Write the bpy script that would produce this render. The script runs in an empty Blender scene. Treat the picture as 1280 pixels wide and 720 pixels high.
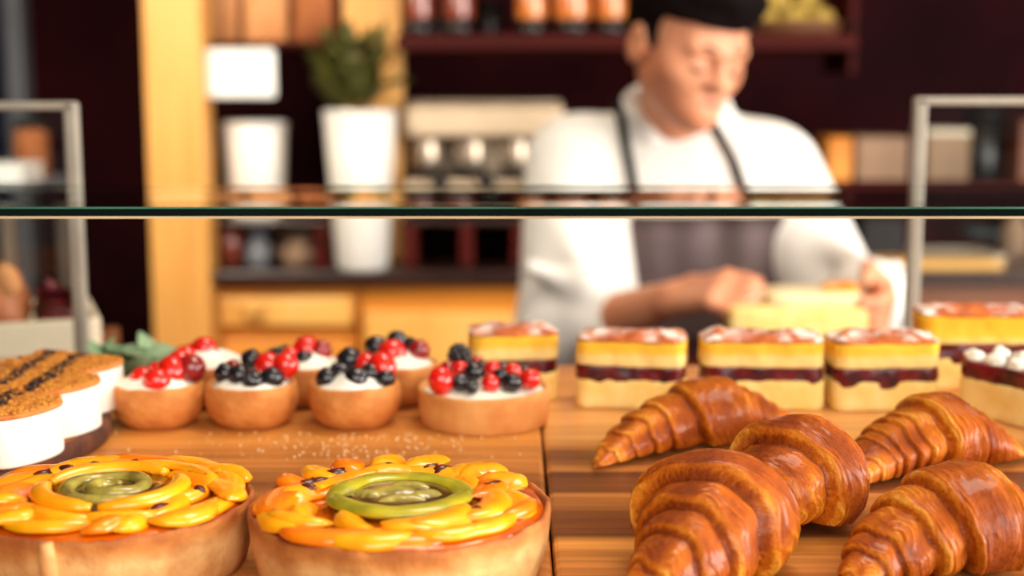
import bpy, bmesh, math, random
import numpy as np
from math import sin, cos, tan, pi, radians, sqrt, atan2
from mathutils import Vector, Matrix, noise
from mathutils.bvhtree import BVHTree

SC = bpy.context.scene
COL = SC.collection
R = random.Random(7)

# ------------------------------------------------------------------ camera geometry
CAMZ = 1.46
ZB = 1.22            # top of the serving boards
PITCH = radians(8.5)
FPX = 50.0 / 36.0 * 1280.0


def ray(px, py):
    a, b = (px - 640) / FPX, (360 - py) / FPX
    return Vector((a, cos(PITCH) + b * sin(PITCH), -sin(PITCH) + b * cos(PITCH)))


def at(px, py, Y):
    d = ray(px, py)
    t = Y / d.y
    return Vector((0, 0, CAMZ)) + d * t


def onz(px, py, z=ZB):
    d = ray(px, py)
    t = (z - CAMZ) / d.z
    return Vector((0, 0, CAMZ)) + d * t


# ------------------------------------------------------------------ materials
def srgb(r, g, b):
    def f(c):
        c /= 255.0
        return c / 12.92 if c <= 0.04045 else ((c + 0.055) / 1.055) ** 2.4
    return (f(r), f(g), f(b), 1.0)


class NT:
    def __init__(self, name):
        self.m = bpy.data.materials.new(name)
        self.m.use_nodes = True
        self.t = self.m.node_tree
        self.b = self.t.nodes['Principled BSDF']
        self.out = self.t.nodes['Material Output']

    def n(self, typ, **kw):
        nd = self.t.nodes.new(typ)
        for k, v in kw.items():
            setattr(nd, k, v)
        return nd

    def l(self, a, b):
        self.t.links.new(a, b)

    def coords(self, scale=(1, 1, 1), kind='Object'):
        tc = self.n('ShaderNodeTexCoord')
        mp = self.n('ShaderNodeMapping')
        mp.inputs['Scale'].default_value = scale
        self.l(tc.outputs[kind], mp.inputs['Vector'])
        return mp.outputs['Vector']

    def noise(self, vec, scale, detail=4, rough=0.55):
        nz = self.n('ShaderNodeTexNoise')
        nz.inputs['Scale'].default_value = scale
        nz.inputs['Detail'].default_value = detail
        nz.inputs['Roughness'].default_value = rough
        self.l(vec, nz.inputs['Vector'])
        return nz.outputs['Fac']

    def ramp(self, fac, stops, interp='LINEAR'):
        rp = self.n('ShaderNodeValToRGB')
        rp.color_ramp.interpolation = interp
        e = rp.color_ramp.elements
        while len(e) < len(stops):
            e.new(0.5)
        for i, (p, c) in enumerate(stops):
            e[i].position = p
            e[i].color = c
        self.l(fac, rp.inputs['Fac'])
        return rp.outputs['Color']

    def bump(self, h, strength, dist=0.001):
        bp = self.n('ShaderNodeBump')
        bp.inputs['Strength'].default_value = strength
        bp.inputs['Distance'].default_value = dist
        self.l(h, bp.inputs['Height'])
        self.l(bp.outputs['Normal'], self.b.inputs['Normal'])

    def set(self, **kw):
        for k, v in kw.items():
            self.b.inputs[k.replace('_', ' ')].default_value = v
        return self


def mat(name, c1, c2=None, scale=20, rough=0.5, metal=0.0, bump=0.0, bscale=None, bdist=0.001, coat=0.0, stretch=(1, 1, 1),
        lo=0.35, hi=0.65, sss=0.0, trans=0.0, spec=0.5):
    m = NT(name)
    m.set(Roughness=rough, Metallic=metal)
    m.b.inputs['Specular IOR Level'].default_value = spec
    if coat:
        m.b.inputs['Coat Weight'].default_value = coat
        m.b.inputs['Coat Roughness'].default_value = 0.12
    if trans:
        m.b.inputs['Transmission Weight'].default_value = trans
    if sss:
        m.b.inputs['Subsurface Weight'].default_value = sss
        m.b.inputs['Subsurface Radius'].default_value = (0.008, 0.004, 0.002)
        m.b.inputs['Subsurface Scale'].default_value = 1.0
    v = m.coords(stretch)
    fac = m.noise(v, scale)
    if c2 is None:
        c2 = tuple(x * 0.82 for x in c1[:3]) + (1,)
    col = m.ramp(fac, [(lo, c1), (hi, c2)])
    m.l(col, m.b.inputs['Base Color'])
    if bump:
        m.bump(m.noise(v, bscale or scale * 3), bump, bdist)
    return m.m


def wood_mat(name, stops, axis='Y', freq=30.0, grain=0.5, rough=0.42, lo=None, hi=None):
    """long-grained wood; strips of timber lie across `axis`"""
    m = NT(name)
    m.set(Roughness=rough)
    tc = m.n('ShaderNodeTexCoord')
    sep = m.n('ShaderNodeSeparateXYZ')
    m.l(tc.outputs['Object'], sep.inputs[0])
    st = {'X': (1, 0.06, 1), 'Y': (0.05, 1, 1), 'Z': (1, 1, 0.05)}[axis]
    if axis == 'X':
        st = (1, 1, 0.05)
    v = m.coords(st)
    g = m.noise(v, freq * 6, 6, 0.65)
    g2 = m.noise(v, freq, 2, 0.5)
    add = m.n('ShaderNodeMath', operation='MULTIPLY_ADD')
    m.l(g, add.inputs[0])
    add.inputs[1].default_value = grain
    m.l(g2, add.inputs[2])
    sub = m.n('ShaderNodeMath', operation='SUBTRACT')
    m.l(add.outputs[0], sub.inputs[0])
    sub.inputs[1].default_value = grain * 0.5
    col = m.ramp(sub.outputs[0], stops)
    m.l(col, m.b.inputs['Base Color'])
    m.bump(g, 0.12, 0.0006)
    return m.m


def board_mat(name, bands, y0, y1):
    """edge-glued serving board: strips of differently coloured timber, positions along Y given in world metres"""
    m = NT(name)
    m.set(Roughness=0.36)
    tc = m.n('ShaderNodeTexCoord')
    sep = m.n('ShaderNodeSeparateXYZ')
    m.l(tc.outputs['Object'], sep.inputs[0])
    v = m.coords((0.04, 1, 1))
    wob = m.noise(v, 14, 3)
    ma = m.n('ShaderNodeMath', operation='MULTIPLY_ADD')
    m.l(wob, ma.inputs[0]); ma.inputs[1].default_value = 0.006
    m.l(sep.outputs['Y'], ma.inputs[2])
    mr = m.n('ShaderNodeMapRange')
    mr.inputs['From Min'].default_value = y0
    mr.inputs['From Max'].default_value = y1
    m.l(ma.outputs[0], mr.inputs['Value'])
    base = m.ramp(mr.outputs[0], [((y - y0) / (y1 - y0), c) for y, c in bands], 'LINEAR')
    g = m.noise(v, 150, 6, 0.7)
    g3 = m.noise(m.coords((0.02, 1, 1)), 60, 3, 0.6)
    gr = m.ramp(g, [(0.3, (0.55, 0.5, 0.45, 1)), (0.62, (1.15, 1.15, 1.15, 1))])
    gr3 = m.ramp(g3, [(0.35, (0.72, 0.68, 0.62, 1)), (0.6, (1.1, 1.1, 1.1, 1))])
    mx = m.n('ShaderNodeMix', data_type='RGBA', blend_type='MULTIPLY')
    mx.inputs['Factor'].default_value = 0.75
    m.l(base, mx.inputs['A']); m.l(gr, mx.inputs['B'])
    mx2 = m.n('ShaderNodeMix', data_type='RGBA', blend_type='MULTIPLY')
    mx2.inputs['Factor'].default_value = 0.9
    m.l(mx.outputs['Result'], mx2.inputs['A']); m.l(gr3, mx2.inputs['B'])
    m.l(mx2.outputs['Result'], m.b.inputs['Base Color'])
    m.bump(g, 0.15, 0.0005)
    return m.m


def glass_mat(name, tint=(0.93, 0.97, 0.95, 1), ior=1.5):
    m = NT(name)
    tr = m.n('ShaderNodeBsdfTransparent'); tr.inputs['Color'].default_value = tint
    gl = m.n('ShaderNodeBsdfGlossy'); gl.inputs['Roughness'].default_value = 0.02
    fr = m.n('ShaderNodeFresnel'); fr.inputs['IOR'].default_value = ior
    mx = m.n('ShaderNodeMixShader')
    m.l(fr.outputs[0], mx.inputs[0]); m.l(tr.outputs[0], mx.inputs[1]); m.l(gl.outputs[0], mx.inputs[2])
    m.l(mx.outputs[0], m.out.inputs['Surface'])
    return m.m


M = {}
M['wall'] = mat('dark_maroon_paint', srgb(44, 5, 9), srgb(26, 2, 6), 2.5, rough=0.8, spec=0.08)
M['ceiling'] = mat('ceiling_paint', srgb(196, 170, 140), rough=0.9)
M['floor'] = wood_mat('floor_boards', [(0.3, srgb(70, 38, 22)), (0.7, srgb(110, 66, 38))], 'Y', 8)
M['post'] = wood_mat('honey_wood', [(0.25, srgb(206, 132, 52)), (0.55, srgb(232, 170, 88)), (0.8, srgb(238, 184, 106))], 'Z', 14, 0.5, 0.45)
M['cab'] = wood_mat('orange_pine', [(0.25, srgb(196, 112, 28)), (0.55, srgb(224, 142, 44)), (0.8, srgb(232, 160, 68))], 'Y', 10, 0.5, 0.42)
M['cabp'] = wood_mat('pale_pine', [(0.25, srgb(214, 144, 60)), (0.55, srgb(236, 178, 90)), (0.8, srgb(240, 188, 108))], 'Z', 10, 0.5, 0.42)
M['darkwood'] = wood_mat('dark_red_wood', [(0.3, srgb(44, 8, 6)), (0.7, srgb(82, 18, 12))], 'Y', 12, 0.5, 0.6)
M['darkwood'].node_tree.nodes['Principled BSDF'].inputs['Specular IOR Level'].default_value = .12
M['brownwood'] = wood_mat('brown_wood', [(0.3, srgb(92, 42, 18)), (0.7, srgb(146, 76, 34))], 'Y', 12, 0.5, 0.45)
M['worktop'] = mat('dark_worktop', srgb(48, 24, 18), srgb(34, 14, 12), 30, rough=0.3)
M['black'] = mat('black_plastic', srgb(20, 16, 18), srgb(12, 10, 12), 30, rough=0.35)
M['white'] = mat('white_ceramic', srgb(236, 234, 228), srgb(228, 226, 220), 6, rough=0.3)
M['paper'] = mat('white_card', srgb(244, 244, 242), srgb(236, 236, 234), 6, rough=0.7)
M['steel'] = mat('warm_brushed_steel', srgb(206, 190, 170), srgb(186, 168, 148), 12, rough=0.32, metal=0.85)
M['steel2'] = mat('satin_panel', srgb(206, 184, 156), srgb(190, 168, 140), 6, rough=0.45, metal=0.25)
M['cream_paint'] = mat('cream_board', srgb(232, 220, 196), srgb(222, 208, 182), 8, rough=0.6)
M['kraft'] = mat('kraft_paper', srgb(206, 146, 92), srgb(184, 120, 70), 9, rough=0.8, bump=0.3, bscale=14, bdist=0.01)
M['kraft2'] = mat('dark_kraft_paper', srgb(160, 92, 44), srgb(134, 70, 30), 9, rough=0.8, bump=0.3, bscale=14, bdist=0.01)
M['amber'] = mat('amber_preserve', srgb(226, 138, 64), srgb(200, 104, 40), 30, rough=0.2, coat=0.6)
M['russet'] = mat('russet_preserve', srgb(140, 62, 40), srgb(110, 44, 28), 30, rough=0.2, coat=0.6)
M['clear'] = glass_mat('clear_glass', (0.8, 0.86, 0.84, 1))
M['shelfglass'] = glass_mat('shelf_glass', (0.93, 0.96, 0.945, 1), 1.10)
M['paneglass'] = glass_mat('pane_glass', (0.93, 0.95, 0.94, 1), 1.45)
M['glassedge'] = mat('dark_green_glass_edge', srgb(4, 18, 14), srgb(2, 10, 8), 10, rough=0.12, spec=0.4)
M['glassline'] = mat('lit_green_glass_arris', srgb(52, 112, 92), srgb(26, 80, 64), 6, rough=0.25)  # lighter green than the edge: light caught by the upper bevel, painted in
M['glasslow'] = mat('arris_board_reflection', srgb(216, 196, 158), srgb(190, 168, 132), 6, rough=0.5)  # pale colour paints the board's reflection into the lower bevel
M['frost'] = mat('frosted_glass_edge', srgb(164, 158, 144), srgb(140, 134, 122), 14, rough=0.4)
M['leaf'] = mat('green_leaf', srgb(90, 124, 74), srgb(44, 72, 40), 40, rough=0.4)
M['leaf2'] = mat('grey_green_leaf', srgb(150, 176, 138), srgb(96, 128, 92), 40, rough=0.45)
M['foliage'] = mat('olive_foliage', srgb(86, 84, 20), srgb(46, 50, 10), 12, rough=0.6)
M['skin'] = mat('skin', srgb(230, 162, 124), srgb(214, 138, 100), 14, rough=0.5, sss=0.12)
M['hair'] = mat('dark_brown_hair', srgb(16, 6, 6), srgb(8, 3, 3), 60, rough=0.8, spec=0.08, bump=0.4, bscale=120)
M['shirt'] = mat('white_cotton', srgb(240, 238, 232), srgb(232, 230, 224), 8, rough=0.8, bump=0.25, bscale=18, bdist=0.01)
M['apron'] = mat('grey_brown_canvas', srgb(104, 88, 88), srgb(84, 68, 70), 9, rough=0.8, bump=0.2, bscale=30, bdist=0.006)
M['strap'] = mat('dark_strap', srgb(30, 28, 26), srgb(22, 20, 18), 20, rough=0.8, spec=0.2)
M['trouser'] = mat('dark_trousers', srgb(38, 34, 38), rough=0.85)
M['lip'] = mat('lip_skin', srgb(190, 100, 84), rough=0.45)
M['brow'] = mat('dark_brow_hair', srgb(34, 14, 10), rough=0.6)
M['eye'] = mat('eye_white', srgb(220, 210, 200), rough=0.2)
M['crust'] = mat('tart_crust', srgb(222, 150, 76), srgb(192, 112, 44), 55, rough=0.7, bump=0.8, bscale=190, bdist=0.0016)
M['crustb'] = mat('biscuit_crust', srgb(232, 172, 100), srgb(208, 132, 62), 30, rough=0.72, bump=0.35, bscale=320, bdist=0.0008)
M['crustl'] = mat('pale_shortcrust', srgb(232, 186, 122), srgb(200, 128, 62), 38, rough=0.75, bump=0.5, bscale=240, bdist=0.0012)
M['cream'] = mat('whipped_cream', srgb(250, 246, 234), srgb(244, 236, 216), 40, rough=0.45, sss=0.1)
M['redberry'] = mat('red_berry_skin', srgb(236, 30, 14), srgb(214, 12, 8), 60, rough=0.2, coat=0.8, sss=0.1)
M['redberry2'] = mat('crimson_berry_skin', srgb(176, 12, 20), srgb(120, 6, 14), 60, rough=0.22, coat=0.8)
M['blueberry'] = mat('blue_black_berry_skin', srgb(22, 22, 34), srgb(12, 10, 18), 50, rough=0.25, coat=0.5)
M['blackberry'] = mat('blackberry_skin', srgb(20, 8, 16), srgb(10, 4, 8), 50, rough=0.22, coat=0.6)
M['peach'] = mat('glazed_peach', srgb(255, 176, 10), srgb(252, 142, 2), 38, rough=0.28, coat=0.4, sss=0.15)
M['peach2'] = mat('glazed_deep_peach', srgb(250, 136, 2), srgb(240, 104, 0), 38, rough=0.28, coat=0.4, sss=0.15)
M['glaze'] = mat('apricot_glaze', srgb(240, 118, 4), srgb(176, 64, 4), 30, rough=0.12, coat=1.0)
M['kiwi'] = mat('kiwi_flesh', srgb(184, 172, 30), srgb(134, 130, 20), 60, rough=0.35, coat=0.45)
M['kiwicore'] = mat('kiwi_core', srgb(178, 166, 72), srgb(112, 92, 34), 70, rough=0.3, coat=0.6)
M['kiwigel'] = mat('brown_green_gel', srgb(96, 70, 22), srgb(66, 40, 16), 60, rough=0.2, coat=0.8)
M['raisin'] = mat('dark_raisin', srgb(92, 22, 10), srgb(44, 10, 6), 120, rough=0.35, coat=0.3)
M['jam'] = mat('dark_berry_jam', srgb(116, 6, 22), srgb(44, 2, 14), 70, rough=0.35, coat=0.15, bump=.4, bscale=160)
M['sponge'] = mat('pale_sponge', srgb(252, 224, 148), srgb(246, 206, 112), 50, rough=0.85, bump=0.5, bscale=260, bdist=0.001)
M['cheese'] = mat('white_cheesecake', srgb(250, 247, 240), srgb(243, 238, 226), 14, rough=0.6, sss=0.1)
M['toast'] = mat('toasted_crust', srgb(214, 140, 66), srgb(186, 106, 40), 60, rough=0.75, bump=0.6, bscale=300, bdist=0.0012)
M['seed'] = mat('dark_seeds', srgb(44, 22, 30), srgb(26, 12, 16), 200, rough=0.5)
M['crumb'] = mat('golden_crumbs', srgb(222, 150, 50), srgb(176, 98, 24), 200, rough=0.7)
M['flour'] = mat('pale_flour_crumbs', srgb(238, 200, 150), rough=0.9)
M['bread'] = mat('brown_roll_crust', srgb(196, 120, 72), srgb(150, 78, 46), 18, rough=0.55)
M['radicchio'] = mat('red_leaf', srgb(112, 14, 32), srgb(64, 8, 22), 30, rough=0.4)
M['blackmetal'] = mat('black_steel', srgb(24, 22, 22), rough=0.4, metal=0.6)
M['teal'] = mat('dark_teal_tin', srgb(34, 60, 60), srgb(24, 44, 46), 8, rough=0.4)
M['beige'] = mat('beige_card', srgb(160, 130, 104), srgb(138, 110, 88), 8, rough=0.8)
M['bluegrey'] = mat('blue_grey_paint', srgb(122, 126, 134), srgb(104, 108, 116), 5, rough=0.5)
M['navy'] = mat('navy_glass', srgb(30, 34, 56), srgb(24, 26, 44), 5, rough=0.2)
M['straw'] = mat('straw_yellow', srgb(206, 178, 88), srgb(176, 144, 60), 22, rough=0.8)
M['wicker'] = mat('brown_wicker', srgb(120, 72, 34), srgb(84, 46, 20), 60, rough=0.7, bump=0.6, bscale=90, bdist=0.004)
M['counter'] = wood_mat('counter_wood', [(0.3, srgb(98, 52, 26)), (0.7, srgb(140, 82, 42))], 'Y', 14)
M['slab'] = wood_mat('round_board_wood', [(0.3, srgb(120, 62, 30)), (0.55, srgb(168, 96, 50)), (0.75, srgb(190, 116, 64))], 'Y', 30, 0.6, 0.4)
M['darkrim'] = mat('dark_board_edge', srgb(110, 58, 30), srgb(66, 32, 18), 60, rough=0.8, bump=0.6, bscale=120)  # rim toned darker than the board's top face


def tart_crust_mat():
    m = NT('shortcrust_toasted_rim')
    m.set(Roughness=0.75)
    tc = m.n('ShaderNodeTexCoord'); sep = m.n('ShaderNodeSeparateXYZ')
    m.l(tc.outputs['Object'], sep.inputs[0])
    v = m.coords()
    n1 = m.noise(v, 34, 5)
    ma = m.n('ShaderNodeMath', operation='MULTIPLY_ADD')
    m.l(n1, ma.inputs[0]); ma.inputs[1].default_value = 0.016
    m.l(sep.outputs['Z'], ma.inputs[2])
    mr = m.n('ShaderNodeMapRange')
    mr.inputs['From Min'].default_value = 0.004; mr.inputs['From Max'].default_value = 0.044
    m.l(ma.outputs[0], mr.inputs['Value'])
    base = m.ramp(mr.outputs[0], [(0.0, srgb(176, 104, 46)), (0.25, srgb(226, 172, 104)), (0.62, srgb(236, 190, 124)), (0.82, srgb(208, 138, 66)), (1.0, srgb(168, 88, 30))])
    spots = m.ramp(m.noise(v, 62, 4, .6), [(0.40, (1, 1, 1, 1)), (0.72, (.66, .50, .36, 1))])
    mx = m.n('ShaderNodeMix', data_type='RGBA', blend_type='MULTIPLY'); mx.inputs['Factor'].default_value = .9
    m.l(base, mx.inputs['A']); m.l(spots, mx.inputs['B'])
    m.l(mx.outputs['Result'], m.b.inputs['Base Color'])
    m.bump(m.noise(v, 210, 5, .65), 0.7, 0.0014)
    return m.m


def top_sponge_mat():
    m = NT('custard_sponge')
    m.set(Roughness=0.8)
    tc = m.n('ShaderNodeTexCoord'); sep = m.n('ShaderNodeSeparateXYZ')
    m.l(tc.outputs['Object'], sep.inputs[0])
    nz = m.noise(m.coords(), 60, 4)
    ma = m.n('ShaderNodeMath', operation='MULTIPLY_ADD')
    m.l(nz, ma.inputs[0]); ma.inputs[1].default_value = 0.006
    m.l(sep.outputs['Z'], ma.inputs[2])
    mr = m.n('ShaderNodeMapRange')
    mr.inputs['From Min'].default_value = 0.030; mr.inputs['From Max'].default_value = 0.056
    m.l(ma.outputs[0], mr.inputs['Value'])
    col = m.ramp(mr.outputs[0], [(0.0, srgb(248, 222, 150)), (0.42, srgb(250, 220, 136)), (0.58, srgb(252, 202, 60)), (1.0, srgb(250, 190, 40))])
    m.l(col, m.b.inputs['Base Color'])
    m.bump(m.noise(m.coords(), 260, 3), 0.4, 0.001)
    return m.m


def sugar_glaze_mat():
    m = NT('baked_top_with_icing_sugar')
    m.set(Roughness=0.5)
    v = m.coords()
    base = m.ramp(m.noise(v, 40, 4), [(0.35, srgb(214, 112, 34)), (0.65, srgb(166, 66, 16))])
    sug = m.ramp(m.noise(v, 75, 6, 0.7), [(0.42, (0, 0, 0, 1)), (0.56, (1, 1, 1, 1))])
    big = m.ramp(m.noise(v, 22, 2), [(0.36, (0, 0, 0, 1)), (0.52, (1, 1, 1, 1))])
    mm = m.n('ShaderNodeMix', data_type='RGBA', blend_type='MULTIPLY'); mm.inputs['Factor'].default_value = 1
    m.l(sug, mm.inputs['A']); m.l(big, mm.inputs['B'])
    # sugar only settles on upward faces
    geo = m.n('ShaderNodeNewGeometry'); sp = m.n('ShaderNodeSeparateXYZ')
    m.l(geo.outputs['Normal'], sp.inputs[0])
    up = m.ramp(sp.outputs['Z'], [(0.15, (0, 0, 0, 1)), (0.55, (1, 1, 1, 1))])
    m2 = m.n('ShaderNodeMix', data_type='RGBA', blend_type='MULTIPLY'); m2.inputs['Factor'].default_value = 1
    m.l(mm.outputs['Result'], m2.inputs['A']); m.l(up, m2.inputs['B'])
    mx = m.n('ShaderNodeMix', data_type='RGBA')
    m.l(m2.outputs['Result'], mx.inputs['Factor'])
    m.l(base, mx.inputs['A']); mx.inputs['B'].default_value = srgb(252, 244, 236)
    m.l(mx.outputs['Result'], m.b.inputs['Base Color'])
    m.bump(m.noise(v, 90, 5), 0.5, 0.002)
    return m.m


def croissant_mat():
    m = NT('baked_croissant')
    m.set(Roughness=0.48)
    m.b.inputs['Coat Weight'].default_value = 0.38
    m.b.inputs['Coat Roughness'].default_value = 0.14
    m.b.inputs['Coat IOR'].default_value = 1.4
    m.b.inputs['Specular IOR Level'].default_value = 0.2
    at_ = m.n('ShaderNodeAttribute', attribute_name='bake_shade')
    v = m.coords()
    nz = m.noise(v, 70, 5, 0.6)
    fl = m.noise(m.coords((7, 1, 1)), 90, 5, 0.65)
    ad = m.n('ShaderNodeMath', operation='MULTIPLY_ADD')
    m.l(nz, ad.inputs[0]); ad.inputs[1].default_value = 0.5
    m.l(at_.outputs['Fac'], ad.inputs[2])
    ad2 = m.n('ShaderNodeMath', operation='MULTIPLY_ADD')
    m.l(fl, ad2.inputs[0]); ad2.inputs[1].default_value = 0.35
    m.l(ad.outputs[0], ad2.inputs[2])
    mr = m.n('ShaderNodeMapRange')
    mr.inputs['From Min'].default_value = 0.25; mr.inputs['From Max'].default_value = 1.35
    m.l(ad2.outputs[0], mr.inputs['Value'])
    col = m.ramp(mr.outputs[0], [(0.0, srgb(84, 28, 1)), (0.28, srgb(146, 62, 3)), (0.5, srgb(190, 96, 10)), (0.74, srgb(224, 140, 36)), (1.0, srgb(250, 196, 92))])
    m.l(col, m.b.inputs['Base Color'])
    hs = m.n('ShaderNodeMath', operation='ADD')
    m.l(fl, hs.inputs[0]); m.l(m.noise(v, 240, 4), hs.inputs[1])
    m.bump(hs.outputs[0], 0.8, 0.0018)
    return m.m


M['palecream'] = mat('pale_custard_cream', srgb(250, 232, 186), srgb(244, 220, 160), 40, rough=0.5)
M['tartcrust'] = tart_crust_mat()
M['topsponge'] = top_sponge_mat()
M['sugartop'] = sugar_glaze_mat()
M['croissant'] = croissant_mat()
_l = srgb(222, 158, 90); _m = srgb(196, 124, 60); _d = srgb(126, 70, 34); _dd = srgb(104, 54, 28); _o = srgb(222, 150, 70)
M['boardR'] = board_mat('striped_board', [(0.50, _d), (0.60, _d), (0.655, _dd), (0.668, _m), (0.715, _o), (0.728, _d), (0.76, _d), (0.80, _m), (0.805, _d),
                                          (0.845, _dd), (0.852, _m), (0.875, _d), (0.895, _d), (0.905, _m), (0.93, _l), (1.02, _l), (1.1, _o), (1.17, _m)], 0.5, 1.17)
M['boardL'] = board_mat('warm_board', [(0.50, _m), (0.72, _m), (0.78, _o), (0.82, _d), (0.86, _m), (0.90, _m), (0.93, _o), (0.98, _m), (1.06, _m), (1.17, _m)], 0.5, 1.17)


# ------------------------------------------------------------------ mesh helpers
def link(o, parent=None):
    COL.objects.link(o)
    if parent is not None:
        o.parent = parent
    return o


def mesh_obj(name, verts, faces, m=None, parent=None, smooth=True, loc=(0, 0, 0), mats=None, midx=None):
    me = bpy.data.meshes.new(name)
    me.from_pydata([tuple(v) for v in verts], [], [tuple(f) for f in faces])
    if mats:
        for x in mats:
            me.materials.append(x)
        if midx is not None:
            me.polygons.foreach_set('material_index', midx)
    elif m is not None:
        me.materials.append(m)
    if smooth:
        me.polygons.foreach_set('use_smooth', [True] * len(me.polygons))
    me.update()
    o = bpy.data.objects.new(name, me)
    o.location = loc
    return link(o, parent)


def bm_obj(name, bm, m, parent=None, smooth=False, loc=(0, 0, 0)):
    me = bpy.data.meshes.new(name)
    bmesh.ops.recalc_face_normals(bm, faces=bm.faces)
    bm.to_mesh(me)
    bm.free()
    me.materials.append(m)
    if smooth:
        me.polygons.foreach_set('use_smooth', [True] * len(me.polygons))
    o = bpy.data.objects.new(name, me)
    o.location = loc
    return link(o, parent)


def add_box(bm, c, s, bevel=0.0, seg=2, rot=None):
    r = bmesh.ops.create_cube(bm, size=1.0)
    vs = r['verts']
    bmesh.ops.scale(bm, vec=s, verts=vs)
    if bevel > 0:
        es = list({e for v in vs for e in v.link_edges})
        rr = bmesh.ops.bevel(bm, geom=es, offset=bevel, segments=seg, affect='EDGES', profile=0.5)
        vs = list({v for f in rr['faces'] for v in f.verts} | {v for v in vs if v.is_valid})
        vs = [v for v in vs if v.is_valid]
    if rot is not None:
        bmesh.ops.rotate(bm, verts=vs, cent=(0, 0, 0), matrix=rot)
    bmesh.ops.translate(bm, vec=c, verts=vs)
    return vs


def box(name, c, s, m, parent=None, bevel=0.003, rot=None, smooth=False):
    bm = bmesh.new()
    add_box(bm, c, s, bevel, 2, rot)
    return bm_obj(name, bm, m, parent, smooth)


def lathe(name, prof, m, parent=None, n=48, loc=(0, 0, 0), wob=0.0, seed=0, wscale=30.0, zw=None, smooth=True):
    """prof: (r, z) list from the bottom centre outwards, around and back; closes on the axis where r == 0"""
    rows, verts, faces = [], [], []
    for r, z in prof:
        if r <= 1e-7:
            rows.append([len(verts)])
            verts.append(Vector((0, 0, z)))
        else:
            row = []
            for i in range(n):
                a = 2 * pi * i / n
                rr, zz = r, z
                if wob:
                    q = noise.noise(Vector((cos(a) * r * wscale + seed * 7.1, sin(a) * r * wscale, z * wscale)))
                    rr = r * (1 + wob * q)
                if zw:
                    zz = z + zw(a, r, z)
                row.append(len(verts))
                verts.append(Vector((rr * cos(a), rr * sin(a), zz)))
            rows.append(row)
    for a, b in zip(rows[:-1], rows[1:]):
        if len(a) == 1 and len(b) == 1:
            continue
        for i in range(n):
            j = (i + 1) % n
            if len(a) == 1:
                faces.append((a[0], b[i], b[j]))
            elif len(b) == 1:
                faces.append((a[i], b[0], a[j]))
            else:
                faces.append((a[i], b[i], b[j], a[j]))
    o = mesh_obj(name, verts, faces, m, parent, smooth, loc)
    bm = bmesh.new(); bm.from_mesh(o.data)
    bmesh.ops.recalc_face_normals(bm, faces=bm.faces)
    bm.to_mesh(o.data); bm.free()
    return o


def tube_data(pts, rad, n=8, flat=1.0, up=Vector((0, 0, 1))):
    """closed tube through pts with radius per point (or one); flat squashes it along `up`"""
    verts, faces = [], []
    N = len(pts)
    rad = rad if isinstance(rad, (list, tuple)) else [rad] * N
    pts = [Vector(p) for p in pts]
    for i, p in enumerate(pts):
        d = (pts[min(i + 1, N - 1)] - pts[max(i - 1, 0)]).normalized()
        s = d.cross(up)
        if s.length < 1e-5:
            s = d.cross(Vector((1, 0, 0)))
        s.normalize()
        u = s.cross(d).normalized()
        for k in range(n):
            a = 2 * pi * k / n
            verts.append(p + s * cos(a) * rad[i] + u * sin(a) * rad[i] * flat)
    for i in range(N - 1):
        for k in range(n):
            a, b = i * n + k, i * n + (k + 1) % n
            faces.append((a, b, b + n, a + n))
    faces.append(tuple(range(n - 1, -1, -1)))
    faces.append(tuple(range((N - 1) * n, N * n)))
    return verts, faces


def tube(name, pts, rad, m, parent=None, n=8, flat=1.0, loc=(0, 0, 0), up=Vector((0, 0, 1))):
    v, f = tube_data(pts, rad, n, flat, up)
    return mesh_obj(name, v, f, m, parent, True, loc)


def merge(parts):
    V, F = [], []
    for v, f in parts:
        o = len(V)
        V += list(v)
        F += [tuple(i + o for i in x) for x in f]
    return V, F


def ico_data(c, r, sub=2, sc=(1, 1, 1), jitter=0.0, jscale=60, seed=0):
    bm = bmesh.new()
    bmesh.ops.create_icosphere(bm, subdivisions=sub, radius=1.0)
    v = []
    for q in bm.verts:
        p = q.co.copy()
        k = 1 + (jitter * noise.noise(p * jscale * 0.02 + Vector((seed * 3.3, 0, 0))) if jitter else 0)
        v.append(Vector((p.x * r * sc[0] * k, p.y * r * sc[1] * k, p.z * r * sc[2] * k)) + Vector(c))
    f = [[w.index for w in x.verts] for x in bm.faces]
    bm.free()
    return v, f


def empty(name, loc, label, cat, group=None, rz=0.0):
    o = bpy.data.objects.new(name, None)
    o.location = loc
    o.rotation_euler = (0, 0, rz)
    o.empty_display_size = 0.02
    COL.objects.link(o)
    return tag(o, label, cat, group)


def tag(o, label, cat, group=None):
    o['label'] = label
    o['category'] = cat
    if group:
        o['group'] = group
    return o


def struct(o):
    o['kind'] = 'structure'
    return o


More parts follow.
